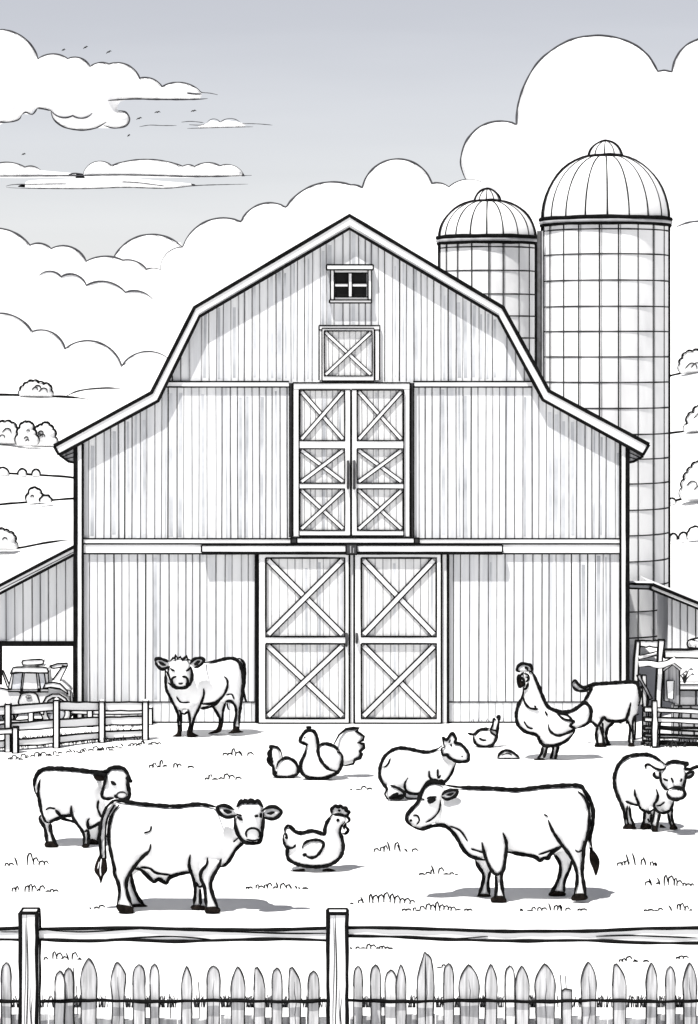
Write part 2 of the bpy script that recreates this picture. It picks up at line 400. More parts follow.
cloud('long flat based cloud floating in two humps above the cloud bank', [p for p in c3 if not (112<p[0]<199)]+[(590,376),(480,379),(300,380),(150,380),(-40,377)],
      [c3[:22],c3[-52:],[(-40,376),(150,375),(300,373),(480,377),(606,374)],[(165,372),(180,369),(200,371)]],1750,T=8,lw=1.2,step=3,**GS)
cloud('thin streak of cloud lying just below the two humped cloud', [(45,399),(60,394),(90,385),(300,381),(390,388),(440,392),(470,396),(455,401),(400,405),(300,403),(200,406),(60,403)],
      [[(160,394),(90,395),(35,396),(14,400)],[(15,403),(60,405),(200,406),(300,403),(400,405),(480,398),(597,395)],[(293,389),(330,391),(375,397),(395,400)],[(293,389),(330,391)]],1700,T=6,lw=.8,step=2,**GS)
# birds high up
for i,(bx,by,L,a) in enumerate([(153,72,9,.1),(206,66,12,.25),(262,77,14,.25),(335,237,14,.12),(379,222,15,-.05),(466,219,14,.0),(310,278,7,.25),(57,323,10,0)]):
    Y=420; cxp,cyp=bx/2.407,20+by/2.407; k=Y/F; mb=MB(); c=Vector(W(cxp,cyp,Y)); l=L/2.407*k*.5
    tip=Vector((math.cos(a),0,math.sin(a)))
    mb.tube([c-tip*l+Vector((0,0,-.15)),c-tip*l*.4+Vector((0,.0,.04)),c,c+tip*l*.45+Vector((0,0,.14)),c+tip*l],.2,'softink',rs=[.03,.1,.13,.1,.03],taper=False)
    mb.tube([c+Vector((0,-.5,0)),c+Vector((0,-.1,0)),c+Vector((0,.6,0))],.1,'softink',rs=[.04,.13,.05],taper=False)
    tag(mb.build('bird',origin=tuple(c)),'tiny dark bird gliding high among the floating clouds','bird','birds gliding between the clouds')

# ------------------------------------------------------------------ bushes and trees on the hills
def bush(name,label,cat,x0,x1,yb,yt,Y,lobes=7,marks=2,lw=1.5,group=None,simple=False,seed=1,trunk=False):
    rnd=random.Random(seed); s=Sculpt(0,0,1,None,lw*1.3,max(.8,(x1-x0)/16),Y=Y); cx=(x0+x1)/2; rx=(x1-x0)/2; hh=yb-yt
    pts=[]
    for i in range(lobes+1):
        a=math.pi*i/lobes; j=1 if simple else rnd.uniform(.93,1.07)
        pts.append((cx-rx*math.cos(a)*j, yb-hh*(math.sin(a)**.8)*j if 0<i<lobes else yb-hh*.02))
    o=scallop(pts,.24 if not simple else .18)
    s.piece(o+[(x1-rx*.1,yb+.8),(x0+rx*.1,yb+.8)],rx*.75,m='foliage',smooth=False)
    s.line(o,1,'ink')
    for i in range(marks):
        mx_,my=cx+rnd.uniform(-.5,.5)*rx, yb-rnd.uniform(.2,.7)*hh; q=rnd.uniform(.1,.18)*rx*2
        s.line([(mx_-q,my+q*.4),(mx_-q*.3,my-q*.3),(mx_+q*.4,my-q*.1),(mx_+q*.5,my+q*.5)],.7,'softink')
    ob=s.build(name); return tag(ob,label,cat,group)
bush('bush','bushy shrub alone on the crest of the highest hill','bush',19,53,396.5,381,328,9,3,seed=3)
bush('bush','ragged round tree cut by the edge, first of three in a row','tree',-16,20,444,421,188,9,3,seed=4)
bush('bush','middle tree of three touching round trees on a hill crest','tree',17,37,445,422.5,187,8,3,seed=5)
bush('bush','round tree whose crown nearly touches the barn eave','tree',32,56,446.5,422.5,189,9,4,seed=6)
for i,(a,b,t) in enumerate([(-4,9,467.5),(18,26.5,468.5),(32,40,469)]):
    bush('bush',['tiny dome shrub cut by the edge under the row of three trees','tiny dome shrub between two others on a bare hill','tiny dome shrub nearest the barn on a bare hill'][i],'shrub',a,b,475.2+i*.4,t,144,3,0,1.3,'tiny round shrubs on the bare hill',True,seed=i)
bush('bush','taller of two joined rounded bushes beside the barn corner','bush',27,43,502.8,488,114,5,1,seed=11)
bush('bush','lower bush leaning against its taller neighbour near the barn corner','bush',40,52,502.2,495.5,113,4,0,seed=12)
bush('bush','ragged bush on the hill just above the lean-to roof','bush',-18,17,549,528,85,10,3,seed=13)
bush('bush','ragged tree with inner arc on the highest hill beside the silo','tree',679,724,373,349,327,11,3,seed=14)
bush('bush','ragged tree on the second hill beyond the tall silo','tree',685,728,432,406,203,11,3,seed=15)
bush('bush','biggest ragged tree on the third hill beyond the tall silo','tree',681,728,500,461,118,13,4,seed=16)
bush('bush','very small bush at the foot of the biggest ragged tree','shrub',668,676,503.5,498,119,3,0,1.2,None,True,seed=17)
for i,(a,b,t,bb) in enumerate([(670,677,533,540.5),(679,688,532,539.8),(687,704,526.5,539)]):
    bush('bush',['smallest dome shrub touching the silo side on the nearest hill','middle dome shrub of three on the nearest hill past the silo','largest dome shrub on the nearest hill past the silo'][i],'shrub',a,b,bb,t,91,3 if i<2 else 5,0,1.3,'dome shrubs on the nearest hill',True,seed=20+i)

# ------------------------------------------------------------------ barn
YB=52.0; K=YB/F
def X(px,y=YB): return (px-CX)*y/F
def Z(py,y=YB): return H-(py-HY)*y/F
barn=empty('barn',(X(351),YB,0)); tag(barn,'large pale gambrel roofed barn with tall crossed double doors','barn')
DEP=64.0
ROOF_O=[(54,446),(151.5,392.5),(194.5,307.5),(349.5,215.5),(503,307.5),(549,391),(649,444.5)]
ROOF_I=[(59,455),(158,401),(199.5,316.5),(349.5,228.5),(498,316.5),(543,400),(643,455)]
def roof_z(px):  # pixel row of the inner roof line
    for a,b in zip(ROOF_I[:-1],ROOF_I[1:]):
        if a[0]<=px<=b[0]: return a[1]+(b[1]-a[1])*(px-a[0])/(b[0]-a[0])
    return 460
wallpoly=[(79,723),(79,roof_z(79)),(158,401),(199.5,316.5),(349.5,228.5),(498,316.5),(543,400),(624,roof_z(624)),(624,723)]
mb=MB(); mb.prism([(X(a),Z(b)+(.0 if b==723 else .06)) for a,b in wallpoly],YB,YB+.15,'board')
# board joints
def joints(mb,px0,px1,top,bot,sp,m='grey',w=1.15,stain=.2,seed=0,y=YB,tilt=.6):
    rnd=random.Random(seed); x=px0+sp*.8
    while x<px1-2:
        t=top(x)+.5 if callable(top) else top; b=bot
        if b-t>4:
            dx=rnd.uniform(-tilt,tilt); ww=w*rnd.uniform(.65,1.25)*K; mm=m if rnd.random()<.7 else ('pale' if m=='grey' else m)
            if rnd.random()<.12: mm='softink' if m=='grey' else m
            xm=(x+x+dx)/2+rnd.uniform(-.3,.3); zm=(t+b)/2
            mb.strip((X(x),Z(t)),(X(xm),Z(zm)),ww,y-.008,y+.01,mm)
            mb.strip((X(xm),Z(zm)),(X(x+dx),Z(b)),ww,y-.008,y+.01,mm)
            if rnd.random()<stain:
                sw=rnd.uniform(1.2,3.6); sx=x+rnd.uniform(2,4)
                mb.strip((X(sx),Z((top(sx) if callable(top) else top)+rnd.uniform(0,12))),(X(sx+rnd.uniform(-1,1)),Z(b-rnd.uniform(0,4))),sw*K,y-.004,y+.01,'stain')
        x+=sp*rnd.uniform(.82,1.18)
joints(mb,196,500,lambda x:roof_z(x),381,7.2,stain=.5,seed=1)
joints(mb,165,196,lambda x:max(roof_z(x),330),381,8.6,seed=2); joints(mb,500,538,lambda x:roof_z(x),381,8.6,seed=3)
joints(mb,83,290,lambda x:max(387,roof_z(x)),538,7.5,stain=.42,seed=4); joints(mb,413,620,lambda x:max(387,roof_z(x)),538,7.5,stain=.42,seed=5)
joints(mb,83,258,554,702,8.0,stain=.14,seed=6); joints(mb,447,620,554,702,8.2,stain=.12,seed=7)
joints(mb,83,258,702,723,8.0,stain=0,seed=6,m='pale',w=.8); joints(mb,447,620,702,723,8.2,stain=0,seed=7,m='pale',w=.8)
for a,b in ((83,258),(447,620)):
    mb.strip((X(a),Z(702)),(X(b),Z(702)),1.3*K,YB-.012,YB+.01,'softink')
    mb.strip((X(a),Z(722.6)),(X(b),Z(722.6)),2.0*K,YB-.014,YB+.01,'ink')
mb.build('front_wall',barn)
# other walls
for px in (79,624):
    mb=MB(); x=X(px); s_=1 if px<300 else -1
    mb.box(min(x,x+s_*.15),max(x,x+s_*.15),YB+.15,DEP,0,Z(roof_z(px))+.02,'board')
    for i in range(1,60):
        yy=YB+.2*i+.1; 
        if yy<DEP: mb.box(min(x-s_*.008,x),max(x-s_*.008,x),yy,yy+.025,0,Z(roof_z(px)),'grey')
    mb.build('side_wall',barn)
mb.build('side_walls' if False else 'side_wall',barn)
mb=MB(); mb.prism([(X(a),Z(b)) for a,b in wallpoly],DEP,DEP+.15,'board'); mb.build('back_wall',barn)
# roof and its white barge boards
def band(mb,outer,inner,y0,y1,m):
    for i in range(len(outer)-1):
        mb.prism([outer[i],outer[i+1],inner[i+1],inner[i]],y0,y1,m)
YF=51.83
def xf(p,y): return (X(p[0],y),Z(p[1],y))
mb=MB(); O=[xf(p,YF) for p in ROOF_O]; I=[xf((a,b-1.5),YF) for a,b in ROOF_I]
band(mb,O,I,YF+.06,DEP+.4,'roofm'); mb.build('roof',barn)
mb=MB(); I=[xf(p,YF) for p in ROOF_I]; band(mb,[(x,z+.006) for x,z in O],[(x,z-.01) for x,z in I],YF,YF+.055,'white')
def inkpath(mb,pts,wpx,y0,y1,m='ink',y=YB,wob=.1,seed=0):
    rnd=random.Random(seed); r=wpx*y/F/2; L=[]
    for a,b in zip(pts[:-1],pts[1:]):
        n=max(2,int(math.dist(a,b)/.35)); L+=[(a[0]+(b[0]-a[0])*i/n, a[1]+(b[1]-a[1])*i/n) for i in range(n)]
    L.append(pts[-1]); top=[];bot=[]
    n=len(L)
    for i,p in enumerate(L):
        a=Vector(L[max(0,i-1)]); b=Vector(L[min(n-1,i+1)]); d=(b-a).normalized(); nn=Vector((-d.y,d.x)); q=r*(1+rnd.uniform(-wob,wob))
        top.append(Vector(p)+nn*q); bot.append(Vector(p)-nn*q)
    vs=[(v.x,y0,v.y) for v in top]+[(v.x,y0,v.y) for v in bot]+[(v.x,y1,v.y) for v in top]+[(v.x,y1,v.y) for v in bot]
    fs=[]
    for i in range(n-1): fs+=[(i,n+i,n+i+1,i+1),(2*n+i,2*n+i+1,3*n+i+1,3*n+i),(i,i+1,2*n+i+1,2*n+i),(n+i,3*n+i,3*n+i+1,n+i+1)]
    fs+=[(0,2*n,3*n,n),(n-1,2*n-1,4*n-1,3*n-1)]
    mb.add(vs,fs,m)
inkpath(mb,O,3.6,YF-.02,YF+.05); inkpath(mb,I,3.0,YF-.02,YF+.05,seed=2)
for a,b in ((0,0),(-1,-1)): inkpath(mb,[O[a],I[a]],2.6,YF-.02,YF+.05)
mid=[((a[0]*.25+b[0]*.75),(a[1]*.25+b[1]*.75)) for a,b in zip(O,I)]; inkpath(mb,mid[2:5],.6,YF-.01,YF+.05,'pale')
mb.build('barge_board',barn)
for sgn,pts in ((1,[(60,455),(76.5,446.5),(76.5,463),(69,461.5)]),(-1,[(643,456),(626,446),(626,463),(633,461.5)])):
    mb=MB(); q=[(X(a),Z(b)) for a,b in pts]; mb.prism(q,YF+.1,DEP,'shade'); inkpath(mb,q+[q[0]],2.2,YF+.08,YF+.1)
    for t in (.3,.6): inkpath(mb,[(q[0][0]*(1-t)+q[3][0]*t,q[0][1]*(1-t)+q[3][1]*t),(q[1][0],q[1][1]*(1-t)+q[2][1]*t)],.9,YF+.085,YF+.1)
    mb.build('eave_box',barn)
def board(mb,px0,py0,px1,py1,y,t=.05,lw=1.4,m='white',ink='ink',edges='tblr',Yp=YB,seed=0):
    mb.prism([(X(px0,Yp),Z(py0,Yp)),(X(px1,Yp),Z(py0,Yp)),(X(px1,Yp),Z(py1,Yp)),(X(px0,Yp),Z(py1,Yp))],y,y+t,m)
    E={'t':((px0,py0),(px1,py0)),'b':((px0,py1),(px1,py1)),'l':((px0,py0),(px0,py1)),'r':((px1,py0),(px1,py1))}
    for e in edges: inkpath(mb,[(X(p[0],Yp),Z(p[1],Yp)) for p in E[e]],lw,y-.008,y+t*.5,ink,Yp,seed=seed+ord(e))
for a,b in ((76,83),(620,627)):
    mb=MB(); board(mb,a,roof_z(a)-2,b,723,YB-.10,.25,2.0,edges='lr'); 
    inkpath(mb,[(X(a if a<300 else b),Z(roof_z(a))),(X(a if a<300 else b),0)],4.0,YB-.12,YB-.05,seed=5)
    mb.build('corner_board',barn)
mb=MB(); board(mb,165,381.5,289,387,YB-.05,.045,1.5,edges='tb'); mb.build('trim_board',barn)
mb=MB(); board(mb,413,381.5,532,387,YB-.05,.045,1.5,edges='tb'); mb.build('trim_board',barn)
mb=MB(); board(mb,83,538.5,620,543.5,YB-.06,.055,1.3,edges='tb'); mb.build('trim_board',barn)
mb=MB(); board(mb,83,544.5,620,553.5,YB-.05,.045,1.5,edges='b'); mb.build('trim_board',barn)
# sliding track
mb=MB(); board(mb,202,544.5,502,551.5,YB-.19,.10,1.5,edges='tlr'); inkpath(mb,[(X(202),Z(552.4)),(X(502),Z(552.4))],3.0,YB-.2,YB-.1)
tr=mb.build('door_track',barn)
mb=MB(); board(mb,346,543,357,553.5,YB-.24,.05,1.3,m='metal'); mb.box(X(350),X(351.2),YB-.25,YB-.2,Z(552),Z(545),'pale'); mb.box(X(353),X(354),YB-.25,YB-.2,Z(552),Z(547),'pale'); mb.build('track_bracket',barn)
# doors
def brace(mb,a,b,wpx,y,t,lw=1.1,m='white'):
    A=Vector((X(a[0]),Z(a[1]))); B=Vector((X(b[0]),Z(b[1]))); d=(B-A).normalized(); n=Vector((-d.y,d.x))*(wpx*K/2)
    mb.prism([A+n,B+n,B-n,A-n],y,y+t,m)
    inkpath(mb,[tuple(A+n),tuple(B+n)],lw,y-.006,y+t*.6); inkpath(mb,[tuple(A-n),tuple(B-n)],lw,y-.006,y+t*.6,seed=3)
def xdoor(name,x0,y0,x1,y1,fx,cells,y,wb,parent,lw=1.5,bot=None,one='a',plank=7.2,linem='pale'):
    """white framed leaf; cells = list of (top,bottom) rows of crossed panels"""
    mb=MB(); mb.prism([(X(x0),Z(y0)),(X(x1),Z(y0)),(X(x1),Z(y1)),(X(x0),Z(y1))],y+.05,y+.10,'panel')
    px0,px1=x0+fx[0],x1-fx[1]
    joints(mb,px0,px1,cells[0][0],cells[-1][1],plank,linem,.9,.15,seed=int(x0),y=y+.05,tilt=.8)
    board(mb,x0,y0,px0,y1,y,.05,lw,edges='l'); board(mb,px1,y0,x1,y1,y,.05,lw,edges='r')
    ys=[y0]+[c for ce in cells for c in ce]+[y1]
    for a,b in zip(ys[0::2],ys[1::2]): board(mb,px0,a,px1,b,y+.002,.048,lw,edges='')
    inkpath(mb,[(X(x0),Z(y0)),(X(x1),Z(y0))],lw,y-.01,y+.03); inkpath(mb,[(X(x0),Z(y1)),(X(x1),Z(y1))],lw*1.3,y-.01,y+.03)
    for (a,b) in cells:
        h=wb*.45
        brace(mb,(px0+h,a+h),(px1-h,b-h),wb,y+.022,.025,lw*.8); brace(mb,(px1-h,a+h),(px0+h,b-h),wb,y+.012,.03,lw*.9)
        q=[(X(px0),Z(a)),(X(px1),Z(a)),(X(px1),Z(b)),(X(px0),Z(b)),(X(px0),Z(a))]; inkpath(mb,q,lw*1.15,y-.008,y+.04,seed=int(a))
    return mb.build(name,parent)
d1=xdoor('barn_door',258.5,552.5,349.2,722.5,(7.5,4.5),[(557.5,636),(643,717.5)],YB-.14,5.6,barn)
d2=xdoor('barn_door',354.3,552.5,441,722.5,(7,5),[(557.5,636),(643,717.5)],YB-.14,5.6,barn)
mb=MB(); board(mb,349.8,553,353.8,722,YB-.10,.09,1.2,edges='lr'); mb.build('door_post',barn)
mb=MB(); board(mb,441.8,553,447.5,722,YB-.08,.07,1.3,edges='lr'); inkpath(mb,[(X(447.8),Z(553)),(X(447.8),0)],2.6,YB-.1,YB); mb.build('door_jamb',barn)
mb=MB(); board(mb,256.2,553,258,722,YB-.08,.07,2.2,m='ink',edges='l'); mb.build('door_jamb',barn)
def handle(parent,x,y0,y1,y,r=1.0):
    mb=MB(); xx=X(x); mb.tube([(xx,y,Z(y0)),(xx,y-.07,Z(y0+1.5)),(xx,y-.07,Z(y1-1.5)),(xx,y,Z(y1))],r*K,'metal',taper=False); mb.box(xx-1.1*K,xx+1.1*K,y-.015,y,Z(y1),Z(y0),'metal'); mb.build('handle',parent)
handle(d1,346.5,633,645,YB-.14,1.3); handle(d2,356.8,633,642,YB-.14,1.2)
# loft doors
mb=MB(); board(mb,293,382.8,410,389.5,YB-.1,.09,1.5,edges='tlr'); board(mb,293,389,299,536,YB-.1,.09,1.3,edges='l'); board(mb,404,389,409.8,536,YB-.1,.09,1.3,edges='r')
board(mb,289.6,383,292,537,YB-.07,.06,1.2,m='softink',edges='lr'); board(mb,410.6,383,413.6,537,YB-.07,.06,1.2,m='softink',edges='lr')
mb.build('loft_door_frame',barn)
mb=MB(); board(mb,297,537.4,414,542.6,YB-.16,.13,1.3); board(mb,291,537.5,297,542.6,YB-.165,.13,1,m='softink'); board(mb,414,537.5,419,542.6,YB-.165,.13,1,m='softink'); mb.build('loft_sill',barn)
l1=xdoor('loft_door',299.2,389.5,350.5,535.5,(.8,5.8),[(390,440.5),(448.5,483),(488.5,530)],YB-.14,4.0,barn,1.2,plank=5.6)
l2=xdoor('loft_door',351.5,389.5,403.6,535.5,(5.6,.8),[(390,440.5),(448.5,483),(488.5,530)],YB-.14,4.0,barn,1.2,plank=5.6)
handle(l1,348.0,461,488,YB-.15,1.3); handle(l2,354.2,461,488,YB-.15,1.6)
# hatch
mb=MB(); board(mb,319,325.5,379.8,330,YB-.07,.06,1.3); board(mb,319,330,322,380,YB-.07,.06,1.2,edges='l'); board(mb,374.5,330,379.5,380,YB-.07,.06,1.4,edges='lr'); mb.build('hatch_frame',barn)
xdoor('hatch',322,328.5,374,381,(2.2,1.8),[(331,376)],YB-.10,3.6,barn,1.1,plank=5.2)
# attic window
wn=MB(); board(wn,326.5,265,373.2,270,YB-.16,.14,1.4); board(wn,330.5,270,334.2,300,YB-.09,.08,1.2,edges='lr'); board(wn,368,270,371.5,300,YB-.09,.08,1.2,edges='lr')
board(wn,334.2,270,368,273.2,YB-.08,.07,1.1,edges='b'); board(wn,334.2,297,368,300,YB-.08,.07,1.1,edges='t'); board(wn,329.5,300,371.5,303,YB-.12,.11,1.4)
board(wn,348.3,273.3,352,297,YB-.085,.07,1.0,edges='lr'); board(wn,335,283.6,366.5,287,YB-.075,.06,.9,edges='tb')
wo=wn.build('window',barn)
for a,b in ((335,348.3),(352,366.3)):
    for c,d in ((273.6,283.6),(287,296.8)):
        mb=MB(); mb.box(X(a),X(b),YB-.035,YB-.01,Z(d),Z(c),'pane'); mb.build('pane',wo)

# ------------------------------------------------------------------ lean-to beside the barn
YS=52.5; sh=empty('open_shed',(X(20,YS),YS,0)); tag(sh,'open fronted lean-to shed with sloping roof sheltering a tractor','shed')
def xs(p,y=YS): return (X(p[0],y),Z(p[1],y))
mb=MB(); mb.prism([xs(p) for p in [(-130,662),(-130,640),(-130,655),(0,592),(75.5,552),(75.5,641)][3:]+[(-60,641),(-60,622)]],YS,YS+.1,'board')
K_=K
x=-55
rnd=random.Random(5)
while x<74:
    t=592+(552-592)*x/75.5
    mb.strip(xs((x,t)),xs((x+.2,641)),1.1*K*rnd.uniform(.7,1.2),YS-.008,YS+.01,'grey'); x+=8.6*rnd.uniform(.92,1.08)
mb.build('shed_wall',sh)
mb=MB(); a,b=(-60,616.5),(75.7,545.5); c,d=(75.7,553.5),(-60,624.5)
mb.prism([xs(p) for p in (a,b,c,d)],YS-.3,YS-.25,'white'); inkpath(mb,[xs(a),xs(b)],3.2,YS-.32,YS-.26); inkpath(mb,[xs(d),xs(c)],2.8,YS-.32,YS-.26); inkpath(mb,[xs((-60,620)),xs((75,551))],.8,YS-.305,YS-.29,'softink')
mb.prism([xs(p) for p in (a,b,(75.7,552.5),(-60,623.5))],YS-.249,YS+3,'roofm'); mb.build('shed_roof',sh)
mb=MB(); mb.prism([xs(p) for p in ((-60,641),(75.5,641),(75.5,646),(-60,646))],YS-.05,YS+.1,'ink'); mb.build('lintel',sh)
for px,wd in ((74.6,3.4),(.6,2.2),(-60,3)):
    for yy in (YS-.02,YS+2.7):
        if px>-50 and yy>YS+1: continue
        mb=MB(); xx=X(px,YS); r=wd*K/2; mb.box(xx-r,xx+r,yy,yy+.12,0,Z(641 if yy<YS+1 else 620-(px*.5),YS),'ink'); mb.build('post',sh)

# ------------------------------------------------------------------ shed beyond the silo
YR=63.0; sr=empty('small_shed',(X(700,YR),YR,0)); tag(sr,'small boarded shed with sloping roof standing beside the tall silo','shed')
kr=YR/F; rr=lambda p:(X(p[0],YR),Z(p[1],YR))
mb=MB(); mb.prism([rr(p) for p in ((668,593),(780,640),(780,663),(668,663))],YR,YR+2.2,'board')
x=672
while x<778: mb.strip(rr((x,596+(x-668)*.42)),rr((x,663)),1.3*kr,YR-.01,YR+.01,'grey' if rnd.random()<.6 else 'softink'); x+=6.5*rnd.uniform(.7,1.3)
mb.build('shed_wall',sr)
mb=MB(); P=[rr(p) for p in ((651,583.5),(790,640),(790,646),(648.5,588))]; mb.prism(P,YR-.25,YR-.2,'white'); mb.prism([rr(p) for p in ((651,584),(790,640.5),(790,645),(650,588))],YR-.199,YR+2.3,'roofm')
inkpath(mb,[P[0],P[1]],3.2,YR-.27,YR-.22,y=YR); inkpath(mb,[P[3],P[2]],2.2,YR-.27,YR-.22,y=YR); inkpath(mb,[P[0],P[3]],2,YR-.27,YR-.22,y=YR)
Q=[rr(p) for p in ((651,583.5),(612,582.5),(612,587),(649,588))]; mb.prism(Q,YR-.24,YR+.6,'stain'); inkpath(mb,[Q[0],Q[1]],2.2,YR-.26,YR-.22,y=YR); inkpath(mb,[Q[3],Q[2]],1.6,YR-.26,YR-.22,y=YR)
mb.build('shed_roof',sr)

# ------------------------------------------------------------------ silos
def silo(label,Y,pxc,rpx,rim,capy,ttop,ringsp,nst,seed):
    k=Y/F; cx=X(pxc,Y); R=rpx*k; zr=Z(rim,Y); zt=Z(capy,Y); rnd=random.Random(seed)
    t=empty('silo',(cx,Y,0)); tag(t,label,'silo','grain silos behind the barn')
    mb=MB(); n=64; vs=[]; 
    for i in range(n):
        a=2*math.pi*i/n; vs+=[(cx+R*math.cos(a),Y+R*math.sin(a),-.02),(cx+R*math.cos(a),Y+R*math.sin(a),zr)]
    mb.add(vs,[(2*i,2*((i+1)%n),2*((i+1)%n)+1,2*i+1) for i in range(n)],'silo',True)
    z=zr-ringsp*.45; j=0
    while z>0:
        pts=[(cx+R*math.cos(a),Y+R*math.sin(a),z) for a in np.linspace(0,2*math.pi,65)]
        mb.tube(pts,.75*k,'softink',n=5,taper=False); z-=ringsp*rnd.uniform(.96,1.04)
    for i in range(nst):
        a=2*math.pi*(i+.35)/nst+rnd.uniform(-.03,.03)
        for q in ((0,) if rnd.random()<.6 else (0,.035)):
            mb.tube([(cx+R*math.cos(a+q),Y+R*math.sin(a+q),0),(cx+R*math.cos(a+q),Y+R*math.sin(a+q),zr)],(.75 if q==0 else .4)*k,'softink' if q==0 else 'grey',n=5,taper=False)
    for a in (0.0,math.pi):   # heavy ink tubes added as the silhouette outline
        mb.tube([(cx+R*1.0*math.cos(a),Y,0),(cx+R*math.cos(a),Y,zr)],2.2*k,'ink',n=6,taper=False)
    mb.build('silo_wall',t)
    # dome
    hd=zt-zr; ns=12
    prof=[(R*1.0*math.cos(u*.5*math.pi)**.85 if u<1 else 0, zr+hd*math.sin(u*.5*math.pi)) for u in np.linspace(0,.885,ns)]
    mb=MB(); vs=[(cx+r*math.cos(2*math.pi*i/n),Y+r*math.sin(2*math.pi*i/n),z) for r,z in prof for i in range(n)]
    fs=[(j*n+i,j*n+(i+1)%n,(j+1)*n+(i+1)%n,(j+1)*n+i) for j in range(ns-1) for i in range(n)]; fs.append(tuple((ns-1)*n+i for i in range(n)))
    mb.add(vs,fs,'white',True)
    for i in range(18):
        a=2*math.pi*(i+.3)/18
        mb.tube([(cx+(r+.004)*math.cos(a),Y+(r+.004)*math.sin(a),z) for r,z in prof],.8*k,'softink',n=5,taper=False)
    for a in (0,math.pi): mb.tube([(cx+r*math.cos(a),Y,z) for r,z in prof],2.3*k,'ink',n=6,taper=False)
    mb.build('dome',t)
    mb=MB()
    for dz,rr_,rd,m in ((.6*k,R+2.6*k,2.0,'ink'),(-2.6*k,R+2.2*k,2.0,'stonem'),(-5.2*k,R+1.8*k,1.8,'ink')):
        mb.tube([(cx+rr_*math.cos(a),Y+rr_*math.sin(a),zr+dz) for a in np.linspace(0,2*math.pi,65)],rd*k,m,n=6,taper=False)
    mb.build('rim',t)
    mb=MB(); r0=prof[-1][0]*1.12; z0=prof[-1][1]-.02; z1=Z(ttop,Y); m_=9
    pr=[(r0*math.cos(u*math.pi/2)**1.15,z0+(z1-z0)*math.sin(u*math.pi/2)) for u in np.linspace(0,.97,m_)]
    vs=[(cx+r*math.cos(2*math.pi*i/24),Y+r*math.sin(2*math.pi*i/24),z) for r,z in pr for i in range(24)]
    fs=[(j*24+i,j*24+(i+1)%24,(j+1)*24+(i+1)%24,(j+1)*24+i) for j in range(m_-1) for i in range(24)]; fs.append(tuple((m_-1)*24+i for i in range(24)))
    mb.add(vs,fs,'white',True)
    mb.tube([(cx+(r0+.02)*math.cos(a),Y+(r0+.02)*math.sin(a),z0) for a in np.linspace(0,2*math.pi,33)],2.7*k,'ink',n=6,taper=False)
    mb.tube([(cx+r*c_,Y,z) for c_,L in ((-1,pr),(1,pr[::-1])) for r,z in L],2.0*k,'ink',n=6,taper=False)
    for i in range(10):
        a=2*math.pi*(i+.25)/10; mb.tube([(cx+r*math.cos(a),Y+r*math.sin(a),z) for r,z in pr],.7*k,'softink',n=4,taper=False)
    mb.build('cap',t); return t
s1=silo('taller wider silo with ribbed dome beside the barn eave',67,605.5,62.5,220.5,155.5,141.5,.645,20,1)
s2=silo('shorter narrower silo with ribbed dome peeking over the barn roof',72,487.5,47.5,238.5,201,189.5,.62,18,2)
mb=MB(); xx=X(539.5,66.5); mb.tube([(xx,66.5,0),(xx,66.5,Z(231,66.5))],.055,'metal',n=8,taper=False); mb.tube([(xx+.07,66.5,0),(xx+.07,66.5,Z(231,66.5))],.02,'pale',n=6,taper=False); mb.build('downpipe',s1)

# ------------------------------------------------------------------ wooden fences
def beam(mb,a,b,hgt,th,m='white',r=.012,ink='ink',n=5,sag=0,rough=.008,seed=0):
    """a board between two points a,b (centre line), hgt tall, th deep, edges drawn"""
    rnd=random.Random(seed); A=Vector(a); B=Vector(b); L=[]
    for i in range(n+1):
        t=i/n; c=A.lerp(B,t); L.append((c,hgt/2*(1+rnd.uniform(-1,1)*rough/hgt*2),rnd.uniform(-rough,rough)))
    d=(B-A).normalized(); up=Vector((0,0,1)) if abs(d.z)<.7 else Vector((-d.z,0,d.x)) ; up=(up-d*up.dot(d)).normalized(); s_=d.cross(up).normalized()*(th/2)
    vs=[]
    for c,h_,o in L:
        cc=c+up*o; vs+=[cc+up*h_-s_,cc+up*h_+s_,cc-up*h_+s_,cc-up*h_-s_]
    fs=[(0,1,2,3),(4*n+3,4*n+2,4*n+1,4*n)]
    for i in range(n):
        for j in range(4): fs.append((4*i+j,4*i+4+j,4*i+4+(j+1)%4,4*i+(j+1)%4))
    mb.add(vs,fs,m)
    for j in range(4): mb.tube([vs[4*i+j] for i in range(n+1)],r,ink,n=5,taper=False)
    for i in (0,n):
        q=[vs[4*i+j] for j in range(4)]; mb.tube(q+[q[0]],r,ink,n=5,taper=False,wob=0)
def P3(px,py,y): return W(px,py,y)
